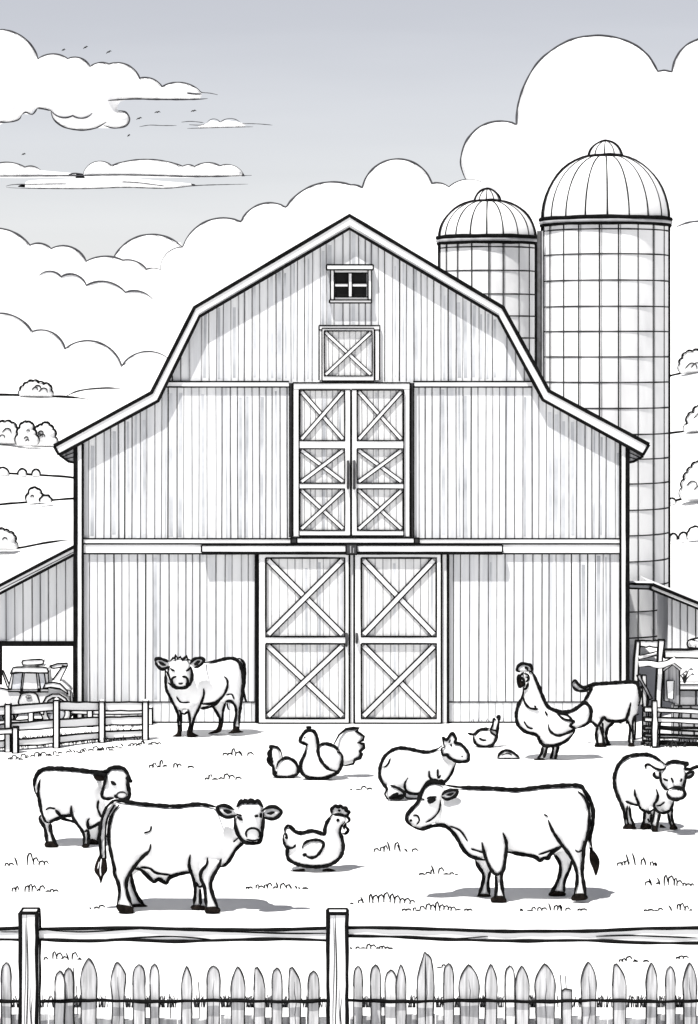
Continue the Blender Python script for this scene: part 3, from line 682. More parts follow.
# paddock fence by the lean-to
def rail_fence(name,label,posts,rails,parentless=None,lw=1.6,pw=5.5):
    """posts: (px, base row, top row); rails: (fractional height centre, thickness px) between neighbouring posts"""
    ys=[gY(b) for _,b,_ in posts]; o=empty(name,(X(posts[0][0],ys[0]),ys[0],0)); tag(o,label,'fence')
    tops=[]
    for (px,b,t),y in zip(posts,ys):
        k=y/F; x=X(px,y); zt=Z(t,y); r=pw*k/2; mb=MB(); mb.ibox(x-r,x+r,y-r,y+r,0,zt,'white',lw*.55*k)
        mb.add([(x-r*1.1,y-r*1.1,zt),(x+r*1.1,y-r*1.1,zt),(x+r*1.1,y+r*1.1,zt),(x-r*1.1,y+r*1.1,zt),(x,y,zt+.05)],[(0,1,4),(1,2,4),(2,3,4),(3,0,4)],'white'); mb.build('post',o); tops.append(zt)
    for i in range(len(posts)-1):
        k=ys[i]/F
        for j,(fr,hh) in enumerate(rails):
            a=(X(posts[i][0],ys[i]),ys[i]+.09,tops[i]*fr); b=(X(posts[i+1][0],ys[i+1]),ys[i+1]+.09,tops[i+1]*fr)
            mb=MB(); beam(mb,a,b,hh*k,.05,r=lw*.5*k,seed=i*7+j,rough=.006); mb.build('rail',o)
    return o
rail_fence('rail_fence','pale three rail paddock fence running up to the barn corner',[(-44,756,710),(8,752,704),(56.5,748,700),(102,742.5,701.5),(145.5,740,701.5)],[(.86,8.5),(.50,8),(.16,7)])
rail_fence('rail_fence','older low fence behind the paddock fence beside the tractor',[(-25,731,707),(31,729,705),(90,727,708),(150,724.6,708)],[(.80,6.5),(.25,6)],lw=1.3,pw=5)
mb=MB(); y=gY(753); k=y/F; x=X(15.5,y)
sp=empty('fence_stub',(x,y,0)); tag(sp,'short rail and stub post in front of the paddock fence','fence')
mb.ibox(x-2.6*k,x+2.6*k,y-.06,y+.06,0,Z(727,y),'white',.9*k); mb.build('post',sp)
mb=MB(); beam(mb,P3(-30,733,y),P3(15,731,y),5*k,.05,r=.8*k); mb.build('rail',sp)

# front fence: two posts, long rails
yF=gY(1056); kf=yF/F; ff=empty('post_and_rail_fence',(X(180,yF),yF,0)); tag(ff,'nearest post and rail fence with thick posts and one long white rail','fence')
def bigpost(x0,x1,t):
    mb=MB(); xa,xb=X(x0+1.5,yF),X(x1-1.5,yF); zt=Z(t,yF); mb.box(xa,xb,yF-.1,yF+.1,0,zt,'white')
    for (a,b) in ((xa,-.1),(xb,-.1),(xa,.1),(xb,.1)):
        pts=[(a+random.uniform(-.004,.004),yF+b,zt*i/12) for i in range(13)]; mb.tube(pts,1.9*kf,'ink',taper=False)
    c=[(xa,yF-.1,zt),(xb,yF-.1,zt),(xb,yF+.1,zt),(xa,yF+.1,zt),(xa,yF-.1,zt)]; mb.tube(c,1.8*kf,'ink',taper=False,wob=0)
    w_=xb-xa
    for fr,m,rr_,z0,z1 in ((.30,'grey',.6,0,.97),(.42,'softink',.7,0,.99),(.62,'grey',.5,0,.5),(.7,'softink',.5,.1,.42)):
        mb.tube([(xa+w_*(fr+.04*math.sin(i*.7+fr*9)),yF-.1,zt*(z0+(z1-z0)*i/10)) for i in range(11)],rr_*kf,m,n=4)
    mb.build('post',ff)
bigpost(20,39.5,911); bigpost(326.5,348.5,911.5)
def railpiece(top,bot,extra,dy=.0):
    mb=MB(); y=yF+dy; T=smooth_pts(top,8); B=smooth_pts(bot,8); xsn=np.linspace(top[0][0],top[-1][0],max(6,int((top[-1][0]-top[0][0])/8)))
    tz=np.interp(xsn,T[:,0],T[:,1]); bz=np.interp(xsn,B[:,0],B[:,1]); n=len(xsn)
    vs=[]
    for i in range(n): vs+=[W(xsn[i],tz[i],y-.04),W(xsn[i],bz[i],y-.04),(X(xsn[i],y),y+.04,Z(bz[i],y)),(X(xsn[i],y),y+.04,Z(tz[i],y))]
    fs=[(0,1,2,3),(4*n-1,4*n-2,4*n-3,4*n-4)]+[(4*i+j,4*i+(j+1)%4,4*i+4+(j+1)%4,4*i+4+j) for i in range(n-1) for j in range(4)]
    mb.add(vs,fs,'white')
    for L in (tz,bz): mb.tube([W(xsn[i],L[i],y-.045) for i in range(n)],1.6*kf,'ink',taper=False,wob=.2)
    for L in (tz,bz): mb.tube([(X(xsn[i],y),y+.04,Z(L[i],y)) for i in range(n)],1.1*kf,'ink',taper=False)
    for e,w_ in extra: 
        q=smooth_pts(e,5); mb.tube([W(a,b,y-.045) for a,b in q],w_*.5*kf,'ink')
    mb.build('rail',ff)
railpiece([(-60,930),(0,929),(20,928)],[(-60,941),(0,939.5),(20,940)],[([(0,932),(20,932)],.8)])
railpiece([(39,929.5),(80,928.5),(130,928),(175,929),(250,930),(326,928.5)],[(39,939.5),(85,941),(130,940),(175,941.5),(230,940),(285,939),(326,940.5)],
  [([(45,930),(80,932),(120,930),(150,928)],1.3),([(100,940),(140,937.5),(175,936.5),(215,940)],1.6),([(175,929.5),(240,932),(290,933.5),(326,933.5)],1.6)])
railpiece([(348,928),(400,928),(450,930),(520,931.5),(590,931),(660,928.5),(760,927)],[(348,936),(400,937),(450,939.5),(520,941),(590,940.5),(650,943),(760,943)],
  [([(430,940),(460,938.5),(488,936.5)],1.3),([(596,936.5),(625,935.5),(660,936.5),(698,938)],1.5)])

# picket fence
yP=gY(1042); kp=yP/F; pf=empty('picket_fence',(X(349,yP),yP,0)); tag(pf,'weathered grey picket fence with uneven pointed slats and thin dark rail','fence')
PK=[(1.3,11,962.5,'r'),(55,64.8,971,'w'),(63.7,73.5,968,'r'),(80.7,97,958.5,'p'),(111,125.5,962.5,'d'),(133,145,964.5,'r'),(150,159,964,'r'),(181.6,192,966.5,'p'),(207,220,966,'r'),(231,245,967,'p'),(254,265,967.5,'l'),(272,282,968,'r'),(288.6,301,967.5,'l'),(308,319,971,'r'),
(353.7,362.4,966,'r'),(370.4,380.7,965,'r'),(385,396.7,970,'w'),(396,406,965,'p'),(417,434,952,'s'),(443.7,453.5,963.7,'r'),(459,479,965,'p'),(485,497,964.5,'p'),(505,514.6,966,'w'),(515,529,966,'p'),(535,555,964,'p'),(562,571.6,989,'f'),(581,596,962,'p'),(612.6,626,964,'l'),(646,657,962.7,'p'),(665.5,675,966.5,'r'),(683,696.5,963,'p'),(706,718,965,'r'),(728,741,963,'p'),(-26,-14,964,'p'),(-46,-35,966,'r')]
for i,(a,b,t,sty) in enumerate(PK):
    rnd=random.Random(i); w_=b-a; c=(a+b)/2; bw=.84 if w_>12 else .96; nb=1046
    y=yP-.03*(i%2)
    if sty in 'rw': top=[(a,t+20),(a+.02*w_,t+10),(a+.18*w_,t+3),(c,t),(b-.15*w_,t+4),(b-.01*w_,t+12),(b,t+22)]
    elif sty=='p': top=[(a+.03*w_,t+32),(a,t+20),(a+.15*w_,t+9),(c-.03*w_,t),(c+.1*w_,t+1.5),(b-.12*w_,t+10),(b,t+20),(b-.02*w_,t+32)]
    elif sty=='d': top=[(a+.1*w_,t+34),(a,t+17),(c-.1*w_,t),(b-.05*w_,t+10),(b,t+16),(b-.1*w_,t+34)]
    elif sty=='l': top=[(a,t+22),(a+.1*w_,t+1),(a+.3*w_,t),(b-.2*w_,t+10),(b,t+21)]
    elif sty=='s': top=[(a,t+38),(a+.08*w_,t+22),(c-.05*w_,t),(c+.05*w_,t+2),(b-.2*w_,t+6),(b-.03*w_,t+22),(b,t+38)]
    else: top=[(a,t+2),(a+.3*w_,t),(b,t+1)]
    top=list(smooth_pts(top,2.5)) if sty!='f' else top
    lean=rnd.uniform(-.8,.8)
    side=lambda x0,x1,y0:[(x0+(x1-x0)*q/6+rnd.uniform(-.25,.25), y0+(nb-y0)*q/6) for q in range(1,7)]
    poly=top+side(top[-1][0],c+w_*bw/2+lean,top[-1][1])+side(top[0][0],c-w_*bw/2+lean,top[0][1])[::-1]
    mb=MB(); q=[(X(p[0],y),Z(p[1],y)) for p in poly]; mb.prism(q,y-.014,y+.014,'picket' if sty!='w' else 'pickpale')
    for yy in (y-.016,y+.016): mb.tube([(u,yy,v) for u,v in q]+[(q[0][0],yy,q[0][1])],.62*kp,'softink',n=5,taper=False,wob=.25)
    if w_>12 and i%2==0: mb.tube([(X(c+rnd.uniform(-1,1)+.3*j%1,y),y-.016,Z(t+14+(nb-t-14)*j/6,y)) for j in range(7)],.45*kp,'grey',n=4)
    if sty=='s': mb.tube([(X(c-.2,y),y-.017,Z(t+3+j*9,y)) for j in range(9)],.6*kp,'softink',n=4)
    mb.build('picket',pf)
mb=MB(); pts=[(X(x,yP-.06),yP-.06,Z(1001+.6*math.sin(x*.05)+.3*math.sin(x*.23),yP-.06)) for x in range(-80,790,7)]; mb.tube(pts,1.75*kp,'ink',n=6,taper=False,wob=.15); mb.build('rail',pf)
mb=MB(); 
for a in range(-80,780,43):
    t=1017+random.uniform(-3,2); mb.prism([(X(a,yP+.06),Z(t,yP+.06)),(X(a+42,yP+.06),Z(t+random.uniform(-1,1),yP+.06)),(X(a+42,yP+.06),.0),(X(a,yP+.06),.0)],yP+.04,yP+.07,'pickpale' if (a//43)%3 else 'picket')
mb.build('kickboard',pf)

# ------------------------------------------------------------------ grass
gr=MB()
def blade(px,gy,dx,hpx,w_=1.1,m='ink',y=None):
    y=y or gY(gy); k=y/F; b=Vector(W(px,gy,y)); 
    gr.tube([b,b+Vector((dx*.3*k,0,hpx*.6*k)),b+Vector((dx*k,-.01,hpx*k))],w_*k*.5,m,n=4,rs=[w_*k*.5,w_*k*.45,w_*k*.2],taper=False)
def tuft(x0,x1,gy,hgt,seed,dens=1.0,w_=1.9):
    """low scribbled tuft: little arched leaves and blades rising toward the middle"""
    rnd=random.Random(seed); x=x0; c=(x0+x1)/2+rnd.uniform(-.15,.15)*(x1-x0); g0=0
    while x<x1:
        u=1-abs(x-c)/((x1-x0)/2+.1); h=hgt*(.25+.75*max(0,u)**1.2)*rnd.uniform(.6,1.1); g=gy-rnd.uniform(0,hgt*.25)*u; y=gY(g); k=y/F; b=Vector(W(x,g,y)); wv=rnd.uniform(2.8,6.5); h*=rnd.uniform(.9,1.35)
        q=rnd.random()
        if q<.62: pts=[b,b+Vector((wv*.12*k,0,h*.8*k)),b+Vector((wv*.6*k,0,h*k)),b+Vector((wv*k,0,h*.35*k))]
        elif q<.78: pts=[b,b+Vector((-wv*.2*k,0,h*.6*k)),b+Vector((-wv*.5*k,0,h*1.1*k))]
        elif q<.9: pts=[b,b+Vector((wv*.5*k,0,h*.25*k)),b+Vector((wv*k,0,h*.1*k))]
        else: pts=None
        if pts:
            r=w_*k*.5; s_=smooth_pts([tuple(p) for p in pts],.6*k*3); n=len(s_); gr.tube([Vector(p) for p in s_],r,'ink',n=4,rs=[r*(.35+.65*math.sin(math.pi*min(1,(i+.6)/n))) for i in range(n)],taper=False)
        x+=wv*rnd.uniform(.75,1.15)/dens
TU=[(5,45,866,11),(12,56,892,9),(91,101,909,4),(149,190,768,8),(205,240,780,9),(218,250,756,6),(352,368,790,4),(246,305,889,7),(374,416,852,10),(419,456,875,8),(350,412,904,14),(402,470,911,7),(520,585,911,6),(617,660,866,10),(645,692,886,11),(644,694,911,7),(352,390,949,5),(40,82,960,9),(619,645,962,6),(672,686,959,4),(0,8,866,4),(437,446,968,5)]
for i,(a,b,gy,h) in enumerate(TU): tuft(a,b,gy,h,i)
rnd=random.Random(99)
# rough verge under the paddock fence and dark grass inside it
for i in range(15): a=8+i*10; tuft(a,a+11,760-i*1.15+rnd.uniform(-1,1),4.2,200+i,1.3,1.5)
for i in range(420):
    px=rnd.uniform(-10,146); base=751-(px)*.075-rnd.uniform(0,9); blade(px,base,rnd.uniform(-5,5),rnd.uniform(3,7),rnd.uniform(.7,1.3),'softink')
for i in range(160): px=rnd.uniform(60,140); blade(px,727-rnd.uniform(0,2),rnd.uniform(-3,3),rnd.uniform(2,4.5),.8,'grey')
# in the pen
for i in range(90): px=rnd.uniform(640,712); blade(px,748-rnd.uniform(0,5),rnd.uniform(-4,4),rnd.uniform(2,7),rnd.uniform(.7,1.3),'softink')
for px in (471,474,478,482,486,490,493,503): blade(px,723.6,rnd.uniform(-2,2),rnd.uniform(3,7),1,'grey',y=51.8)
# dry weeds caught behind the picket rail
for i in range(430):
    px=rnd.choice([(12,20),(40,55),(73,81),(97,108),(126,133),(146,150),(160,176),(193,206),(221,231),(246,254),(266,272),(283,290),(301,326),(362,370),(381,386),(407,417),(434,443),(454,459),(480,486),(498,506),(530,536),(556,581),(597,612),(627,645),(658,665),(675,683)])
    q=rnd.uniform(px[0],px[1]); y=yP+.25; k=y/F; z0=Z(1002,y); b=Vector((X(q,y),y,z0-.06)); hh=rnd.uniform(2,7)*k; dx=rnd.uniform(-4,4)*k
    gr.tube([b,b+Vector((dx*.5,0,.06+hh*.5)),b+Vector((dx,0,.06+hh))],.5*k,rnd.choice(['softink','ink','grey','grey']),n=4)
for px,t in ((74,968),(77,986),(199,982),(112,990),(561,975),(566,976),(235,984),(452,990),(170,994)):
    y=yP+.25; gr.tube([(X(px,y),y,0),(X(px+.4,y),y,Z(t+15,y)),(X(px-.6,y),y,Z(t,y))],.55*kp,'softink',n=4)
tag(gr.build('grass'),kind='stuff')

# ------------------------------------------------------------------ animals
def tone(s,name,label,cat,voxel=1.3,group=None): return tag(s.build(name,voxel),label,cat,group)

# cow A : front, facing viewer with head turned
s=Sculpt(90,790,3.49,909.5,3.9)
s.piece([(85,38),(120,40),(200,50),(300,55),(380,50),(445,58),(500,70),(540,110),(545,178),(515,205),(492,240),(470,262),(450,270),(405,300),(355,292),(280,303),(200,285),(150,278),(90,280),(72,240),(62,180),(60,110),(68,60)],25)
s.piece([(72,200),(110,160),(180,170),(207,215),(180,238),(150,275),(128,320),(135,370),(148,405),(146,428),(108,428),(94,405),(102,370),(98,330),(82,290)],9,-.20)
s.piece([(118,300),(150,262),(178,278),(150,300),(152,335),(170,375),(188,404),(146,405),(128,350)],6,.22)
s.piece([(350,225),(400,225),(400,290),(392,340),(387,400),(392,414),(360,414),(366,385),(364,330),(350,285)],6.5,.0)
s.piece([(385,240),(450,240),(455,262),(432,300),(423,330),(432,375),(446,410),(446,424),(410,424),(405,390),(398,340),(384,300)],7.5,-.22)
s.piece([(505,90),(513,52),(530,38),(590,38),(607,60),(605,110),(598,160),(585,180),(545,183),(522,165),(508,130)],12,-.38)
s.piece([(505,70),(535,60),(560,120),(545,178),(500,150)],14,-.2)
s.piece([(175,275),(230,285),(280,298),(266,322),(240,312),(222,316),(195,292)],6,-.02)
s.piece([(445,62),(470,54),(500,66),(514,84),(480,95),(455,84)],3,-.40,thin=True)
s.piece([(598,78),(622,61),(650,60),(668,78),(642,100),(606,95)],3,-.40,thin=True)
s.piece([(85,34),(62,52),(44,110),(40,170),(40,220),(50,220),(50,170),(55,115),(74,62)],2.2,-.05,thin=True)
s.piece([(42,212),(22,248),(15,282),(30,305),(38,327),(48,300),(61,280),(58,248),(50,215)],4,-.05,m='hoof',thin=True); s.line([(40,240),(36,275),(38,300)],.35,'white'); s.line([(33,250),(27,275)],.25,'white')  # white strokes paint a highlight onto the dark tail tuft
for hf,dy in (([(92,400),(140,405),(150,412),(150,432),(108,432)],-.21),([(145,400),(190,398),(200,410),(150,414)],.2),([(355,402),(400,404),(398,420),(356,418)],-.01),([(405,410),(448,408),(452,428),(405,430)],-.23)):
    s.piece(hf,7,dy,m='hoof',thin=True); s.fill(hf,'hoof')
for l,w_ in (([(70,48),(85,37),(120,40),(200,50),(300,56),(380,49),(445,60)],1.0),
 ([(102,52),(78,85),(66,130),(66,180),(76,235),(85,275),(84,292),(98,325),(102,360),(95,402)],.9),([(212,188),(206,213),(182,235),(150,275),(128,318),(132,365),(150,408)],.9),
 ([(143,285),(150,330),(168,375),(190,402)],.9),([(150,275),(175,278),(200,300),(222,320),(240,312),(266,325),(280,305),(320,292),(352,288)],1.0),([(175,270),(208,274),(232,290),(282,297)],.6),
 ([(214,124),(209,143),(188,150)],.5),([(350,226),(346,265),(360,310),(367,345),(362,402)],.85),([(384,345),(386,402)],.8),([(410,236),(407,260),(388,285),(386,310),(398,336),(402,370),(406,410)],.85),([(368,322),(382,338),(398,330)],.6),
 ([(458,240),(448,270),(428,305),(422,338),(434,380),(446,410)],.95),([(540,180),(512,205),(490,240),(472,262),(450,268)],.9),([(520,165),(500,182)],.4)): s.line(l,w_)
s.line([(505,92),(508,130),(522,165),(545,184),(587,184),(599,160),(605,110),(606,80)],.95)
s.line([(512,60),(528,38),(535,44),(540,36),(552,42),(560,36),(575,42),(585,36),(592,44),(604,60)],1.1)
s.line([(505,70),(472,54),(445,60),(455,84),(480,96),(512,88)],.9); s.line([(598,75),(622,60),(650,60),(668,78),(642,101),(604,96)],.9)
s.fill([(464,70),(480,68),(496,77),(480,84)]); s.line([(470,72),(485,78),(496,79)],.35,'pale'); s.fill([(616,82),(632,75),(646,77),(632,87)])
s.fill([(512,92),(528,96),(534,106),(522,106)]); s.line([(510,84),(530,90)],.5); s.line([(575,92),(586,90)],.6); s.fill([(594,80),(600,80),(600,98),(592,96)])
s.ell(568,153,25,20,140,400,.55); s.line([(548,160),(545,150),(552,140)],.4,'softink'); s.line([(545,172),(568,177),(590,172)],.35)
s.line([(46,235),(46,160),(50,105),(66,68),(86,46)],1.25,'coat',raw=-.16,taper=False); s.line([(38,240),(35,190),(35,150),(42,100),(58,60),(82,38)],.75,raw=-.22,taper=False); s.line([(55,240),(54,160),(58,110),(72,75),(86,52)],.5,raw=-.22,taper=False)
tone(s,'cow','white cow with head turned to face forward and tufted tail hanging, nearest the long fence','cow')

# cow B
s=Sculpt(400,770,3.324,899,3.9)
s.piece([(140,60),(200,55),(300,60),(390,65),(480,55),(590,52),(618,80),(630,130),(632,190),(615,250),(600,290),(540,270),(500,285),(470,296),(430,288),(355,275),(330,300),(290,300),(250,298),(220,272),(185,222),(145,188),(110,180),(100,110),(110,60)],25)
s.piece([(100,42),(130,46),(150,70),(145,110),(125,160),(100,185),(65,196),(40,187),(22,170),(25,145),(50,115),(65,85),(80,55)],11,-.16)
s.piece([(250,290),(290,280),(302,340),(294,380),(298,420),(264,422),(270,385),(276,350),(256,315)],6,.2)
s.piece([(285,240),(310,200),(345,205),(357,260),(348,325),(338,350),(340,390),(348,428),(312,430),(318,395),(318,350),(300,325),(280,280)],7.5,-.2)
s.piece([(498,170),(560,130),(625,140),(630,200),(615,245),(608,290),(606,340),(612,380),(618,424),(576,424),(586,385),(588,345),(570,300),(535,245),(508,205)],9,-.2)
s.piece([(505,275),(550,245),(575,300),(565,330),(547,370),(545,410),(500,412),(522,380),(533,340),(527,300)],6,.22)
s.piece([(138,85),(155,70),(190,68),(182,88),(155,98)],2.5,-.27,thin=True)
s.piece([(592,50),(622,74),(642,120),(642,180),(634,230),(640,270),(632,270),(625,230),(633,180),(632,125),(612,85)],2.2,-.0,thin=True)
s.piece([(632,262),(648,272),(664,305),(652,352),(640,325),(630,300)],4,-.0,m='hoof',thin=True)
for hf,dy in (([(260,414),(298,414),(304,434),(256,432)],.19),([(310,420),(346,420),(352,440),(303,438)],-.21),([(503,403),(545,405),(549,418),(496,418)],.2),([(578,412),(616,412),(622,430),(572,434)],-.21)): s.piece(hf,7,dy,m='hoof',thin=True); s.fill(hf,'hoof')
for l,w_ in (([(150,50),(200,57),(300,60),(390,65),(480,55),(590,51),(615,72),(636,110),(643,150),(638,200),(634,235),(640,265)],1.05),([(590,70),(614,92),(628,130),(628,185),(620,235),(612,270)],.75),
 ([(612,235),(610,290),(606,340),(613,390),(618,425)],.95),([(478,147),(492,155)],.5),([(492,165),(508,203),(535,245),(565,285),(584,328),(588,370),(578,418)],.85),
 ([(510,278),(530,308),(531,345),(516,385),(498,412)],.9),([(546,408),(548,368),(565,328),(570,300)],.8),([(355,272),(400,280),(448,289),(465,302),(478,293),(492,294),(502,279),(540,252)],1.0),([(460,282),(500,268),(528,256)],.5),([(582,265),(592,273),(606,266)],.5),
 ([(342,208),(354,245),(351,290),(346,325),(338,350),(340,390),(348,428)],.9),([(272,240),(284,290),(303,332),(322,348),(345,332)],.8),([(318,350),(320,395),(314,425)],.8),
 ([(250,298),(260,320),(277,350),(272,385),(260,420)],.9),([(300,335),(293,380),(298,415)],.8),([(40,187),(70,197),(105,187),(148,186),(183,217),(208,260),(235,287),(285,300)],1.0),
 ([(165,187),(200,202),(225,238)],.5),([(235,262),(278,275)],.5),([(150,50),(110,40),(85,52),(68,80),(60,105),(38,130),(22,152),(25,172),(42,188)],1.0),([(135,100),(130,135),(110,160),(85,175)],.45),([(58,94),(82,98)],.4),
 ([(92,40),(108,34),(122,42),(138,36),(150,50)],.9),([(138,85),(155,70),(190,68),(182,88),(155,98),(138,88)],.8),([(42,150),(58,152),(64,168),(55,182)],.5)): s.line(l,w_)
s.fill([(153,84),(164,77),(180,76),(170,86)]); s.fill([(90,104),(98,94),(118,92),(120,100),(108,110),(96,112)]); s.line([(88,96),(100,90),(122,90)],.5); s.dot(36,168,5)
tone(s,'cow','large white cow seen in full profile with small ear and tufted tail','cow')

# cow C
s=Sculpt(20,755,5.817,845.5,3.9,1.6)
s.piece([(165,75),(300,82),(430,95),(510,95),(520,180),(495,250),(500,330),(475,385),(405,428),(340,400),(300,362),(235,365),(175,395),(130,350),(108,250),(88,200),(85,140),(110,97)],19)
s.piece([(505,98),(535,74),(595,74),(628,110),(636,150),(635,220),(618,255),(570,262),(530,252),(490,252),(475,232),(490,170)],9,-.22)
s.piece([(115,345),(130,300),(190,330),(178,395),(180,440),(198,490),(214,528),(152,528),(152,470),(122,400)],6.5,-.1)
s.piece([(295,330),(360,330),(405,430),(396,460),(390,530),(368,530),(372,480),(352,435),(318,390)],6,-.15)
s.piece([(400,420),(475,380),(465,450),(455,520),(405,520)],5.5,.15)
s.piece([(428,122),(450,106),(502,120),(496,146),(460,152),(436,142)],2.5,-.33,m='hoof',thin=True)
for hf,dy in (([(150,505),(205,505),(222,534),(148,534)],-.12),([(366,518),(395,518),(400,536),(362,536)],-.17),([(400,500),(420,488),(458,505),(462,526),(405,530)],.14)): s.piece(hf,4,dy,m='hoof',thin=True); s.fill(hf,'hoof')
for l,w_ in (([(90,222),(82,180),(88,135),(115,95),(165,77),(300,82),(430,97),(500,97),(530,75),(595,75),(625,105),(650,152)],1.1),([(118,138),(108,180),(108,240),(125,330),(148,385),(170,394)],.7),([(90,222),(106,240),(125,340)],.9),
 ([(120,350),(115,375),(145,430),(155,510)],.9),([(178,395),(180,440),(200,500),(216,525)],.9),([(148,322),(170,308),(206,314)],.5),([(206,320),(235,360),(200,378),(170,394)],.9),([(235,360),(300,352)],.9),([(238,368),(320,390)],.8),
 ([(298,295),(300,345),(322,388),(360,440),(373,480),(368,528)],.8),([(406,370),(394,385),(405,425),(475,388)],.8),([(375,448),(395,440),(400,490),(392,528)],.8),([(458,262),(452,310),(475,365)],.6),([(465,400),(462,460),(452,515)],.8),
 ([(505,105),(490,170),(475,235),(500,256),(548,250)],.75),([(630,110),(628,170),(638,230),(618,258),(570,262)],1.0),([(615,140),(628,135),(650,158)],1.0),([(428,122),(450,106),(502,118)],.9)): s.line(l,w_)
s.fill([(526,152),(545,152),(562,172),(548,178),(532,170)]); s.ell(592,236,30,20,0,360,.45,'softink'); s.line([(550,232),(558,245),(572,250)],.7)
tone(s,'cow','white cow with black ear partly hidden behind the nearest cow\'s rump','cow')

# cow D : bull with horns
s=Sculpt(600,740,7.122,829,3.2,1.5)
s.piece([(290,103),(360,112),(420,142),(480,180),(530,300),(535,430),(510,490),(450,518),(395,495),(340,508),(290,480),(230,465),(165,488),(120,370),(102,280),(120,190),(190,125)],19)
s.piece([(470,175),(520,158),(615,172),(608,210),(618,260),(602,320),(600,395),(560,422),(500,415),(478,375),(437,310),(432,240)],9.5,-.5)
s.piece([(165,460),(215,450),(222,540),(248,628),(180,630),(174,550)],4.5,.05)
s.piece([(300,470),(385,470),(378,530),(362,600),(352,615),(302,615),(314,560)],4.5,.05)
s.piece([(350,480),(430,500),(415,590),(402,645),(382,648),(366,590)],4.5,-.2)
s.piece([(478,490),(522,480),(518,560),(540,622),(505,622),(492,570)],4.5,-.05)
s.piece([(385,228),(425,215),(445,225),(432,265),(405,270),(386,250)],2.5,-.52,thin=True); s.piece([(612,240),(662,222),(656,252),(616,275)],2.5,-.52,thin=True)
s.piece([(328,212),(322,182),(350,172),(400,200),(450,205),(470,190),(465,218),(400,215),(350,186)],2.0,-.5,thin=True); s.piece([(600,195),(640,200),(700,180),(702,190),(640,212),(605,212)],2.0,-.5,thin=True)
s.piece([(490,350),(590,345),(604,385),(570,422),(510,420),(482,385)],7,-.62)
for hf,dy in (([(180,600),(240,605),(256,638),(165,640)],.04),([(300,595),(355,600),(360,636),(290,636)],.04),([(372,615),(405,615),(410,652),(370,652)],-.21),([(430,600),(455,612),(480,636),(425,640)],.15),([(505,605),(538,605),(552,634),(498,636)],-.06)): s.piece(hf,3.5,dy,m='hoof',thin=True); s.fill(hf,'hoof')
for l,w_ in (([(468,178),(420,140),(360,108),(290,102),(190,120),(130,180),(102,260),(106,340),(130,410),(165,490),(175,550),(180,620)],1.15),([(180,435),(230,457),(275,468)],.7),([(247,350),(250,390),(270,440),(290,490),(345,512),(385,490)],.8),([(195,470),(190,540),(205,610)],.7),
 ([(212,475),(220,550),(250,622)],.8),([(318,505),(312,570),(298,620)],.9),([(400,350),(412,390),(405,430),(385,462),(398,498),(440,520),(490,508),(515,470),(525,428)],.9),([(462,440),(430,465),(400,470)],.5),
 ([(365,520),(362,580),(385,648)],.7),([(390,490),(378,560),(368,600)],.7),([(428,520),(412,590),(402,640)],.9),([(482,520),(498,590),(510,622)],.8),([(516,480),(514,560),(540,625)],.8),([(330,515),(350,525),(362,515)],.5),([(340,560),(352,590)],.5),
 ([(465,180),(485,163),(530,152),(622,168),(606,186),(616,212)],1.15),([(616,232),(610,280),(598,330),(600,380)],.9),([(430,262),(437,305),(468,348),(492,350)],.9),
 ([(328,212),(325,182),(350,175),(400,205),(450,209),(470,188)],.8),([(600,205),(640,207),(705,184)],1.1),([(392,226),(384,250),(405,270),(430,268)],.9),([(425,225),(430,262)],.8),([(612,240),(662,224),(656,254),(614,276)],.9),
 ([(505,268),(518,290),(520,306)],.6),([(583,274),(574,300)],.6)): s.line(l,w_)
s.line([(490,350),(530,338),(585,345),(606,385),(590,412),(540,424),(500,416),(478,385),(482,362)],1.0); s.line([(512,418),(545,428),(570,420)],1.0); s.line([(548,355),(565,350),(580,362)],.5)
s.fill([(448,270),(468,276),(486,284),(482,294),(456,288)])
tone(s,'bull','stocky white horned bull with lowered head below the pen rails','bull')

# cow E : by the barn doors
s=Sculpt(145,640,6.345,735,2.8,1.5)
s.piece([(300,160),(360,145),(450,130),(540,115),(590,130),(618,190),(626,260),(615,370),(560,385),(500,395),(430,412),(340,440),(250,445),(205,440),(165,370),(132,300),(132,200),(200,160)],20)
s.piece([(150,165),(180,125),(270,120),(290,165),(300,230),(282,280),(240,303),(190,298),(160,260),(146,200)],9,-.55)
s.piece([(170,160),(290,170),(330,300),(280,420),(200,420),(150,320)],15,-.22)
s.piece([(192,400),(240,420),(232,520),(230,600),(206,600),(212,530)],4,-.2)
s.piece([(265,410),(350,400),(305,520),(302,600),(272,600),(283,520)],4.5,-.25)
s.piece([(425,395),(515,370),(500,460),(492,520),(472,582),(442,582),(470,500)],4.5,.1)
s.piece([(550,360),(626,330),(606,440),(600,500),(596,580),(558,580),(576,480)],5,-.1)
s.piece([(65,132),(90,118),(150,138),(160,165),(110,185),(76,165)],2.5,-.56,thin=True); s.piece([(288,150),(310,120),(355,114),(372,130),(350,160),(315,175)],2.5,-.56,thin=True)
s.piece([(580,118),(606,122),(634,160),(634,250),(628,340),(648,398),(636,394),(620,340),(622,250),(615,160)],2,.0,thin=True)
for hf,dy in (([(207,545),(230,545),(232,596),(228,612),(172,612),(202,590)],-.21),([(280,535),(304,545),(304,585),(340,608),(268,612)],-.26),([(468,525),(496,525),(486,572),(462,590),(400,594),(455,562)],.09),([(566,545),(600,555),(600,572),(626,584),(575,592),(525,592),(552,572)],-.11)): s.piece(hf,3.2,dy,m='hoof',thin=True); s.fill(hf,'hoof')
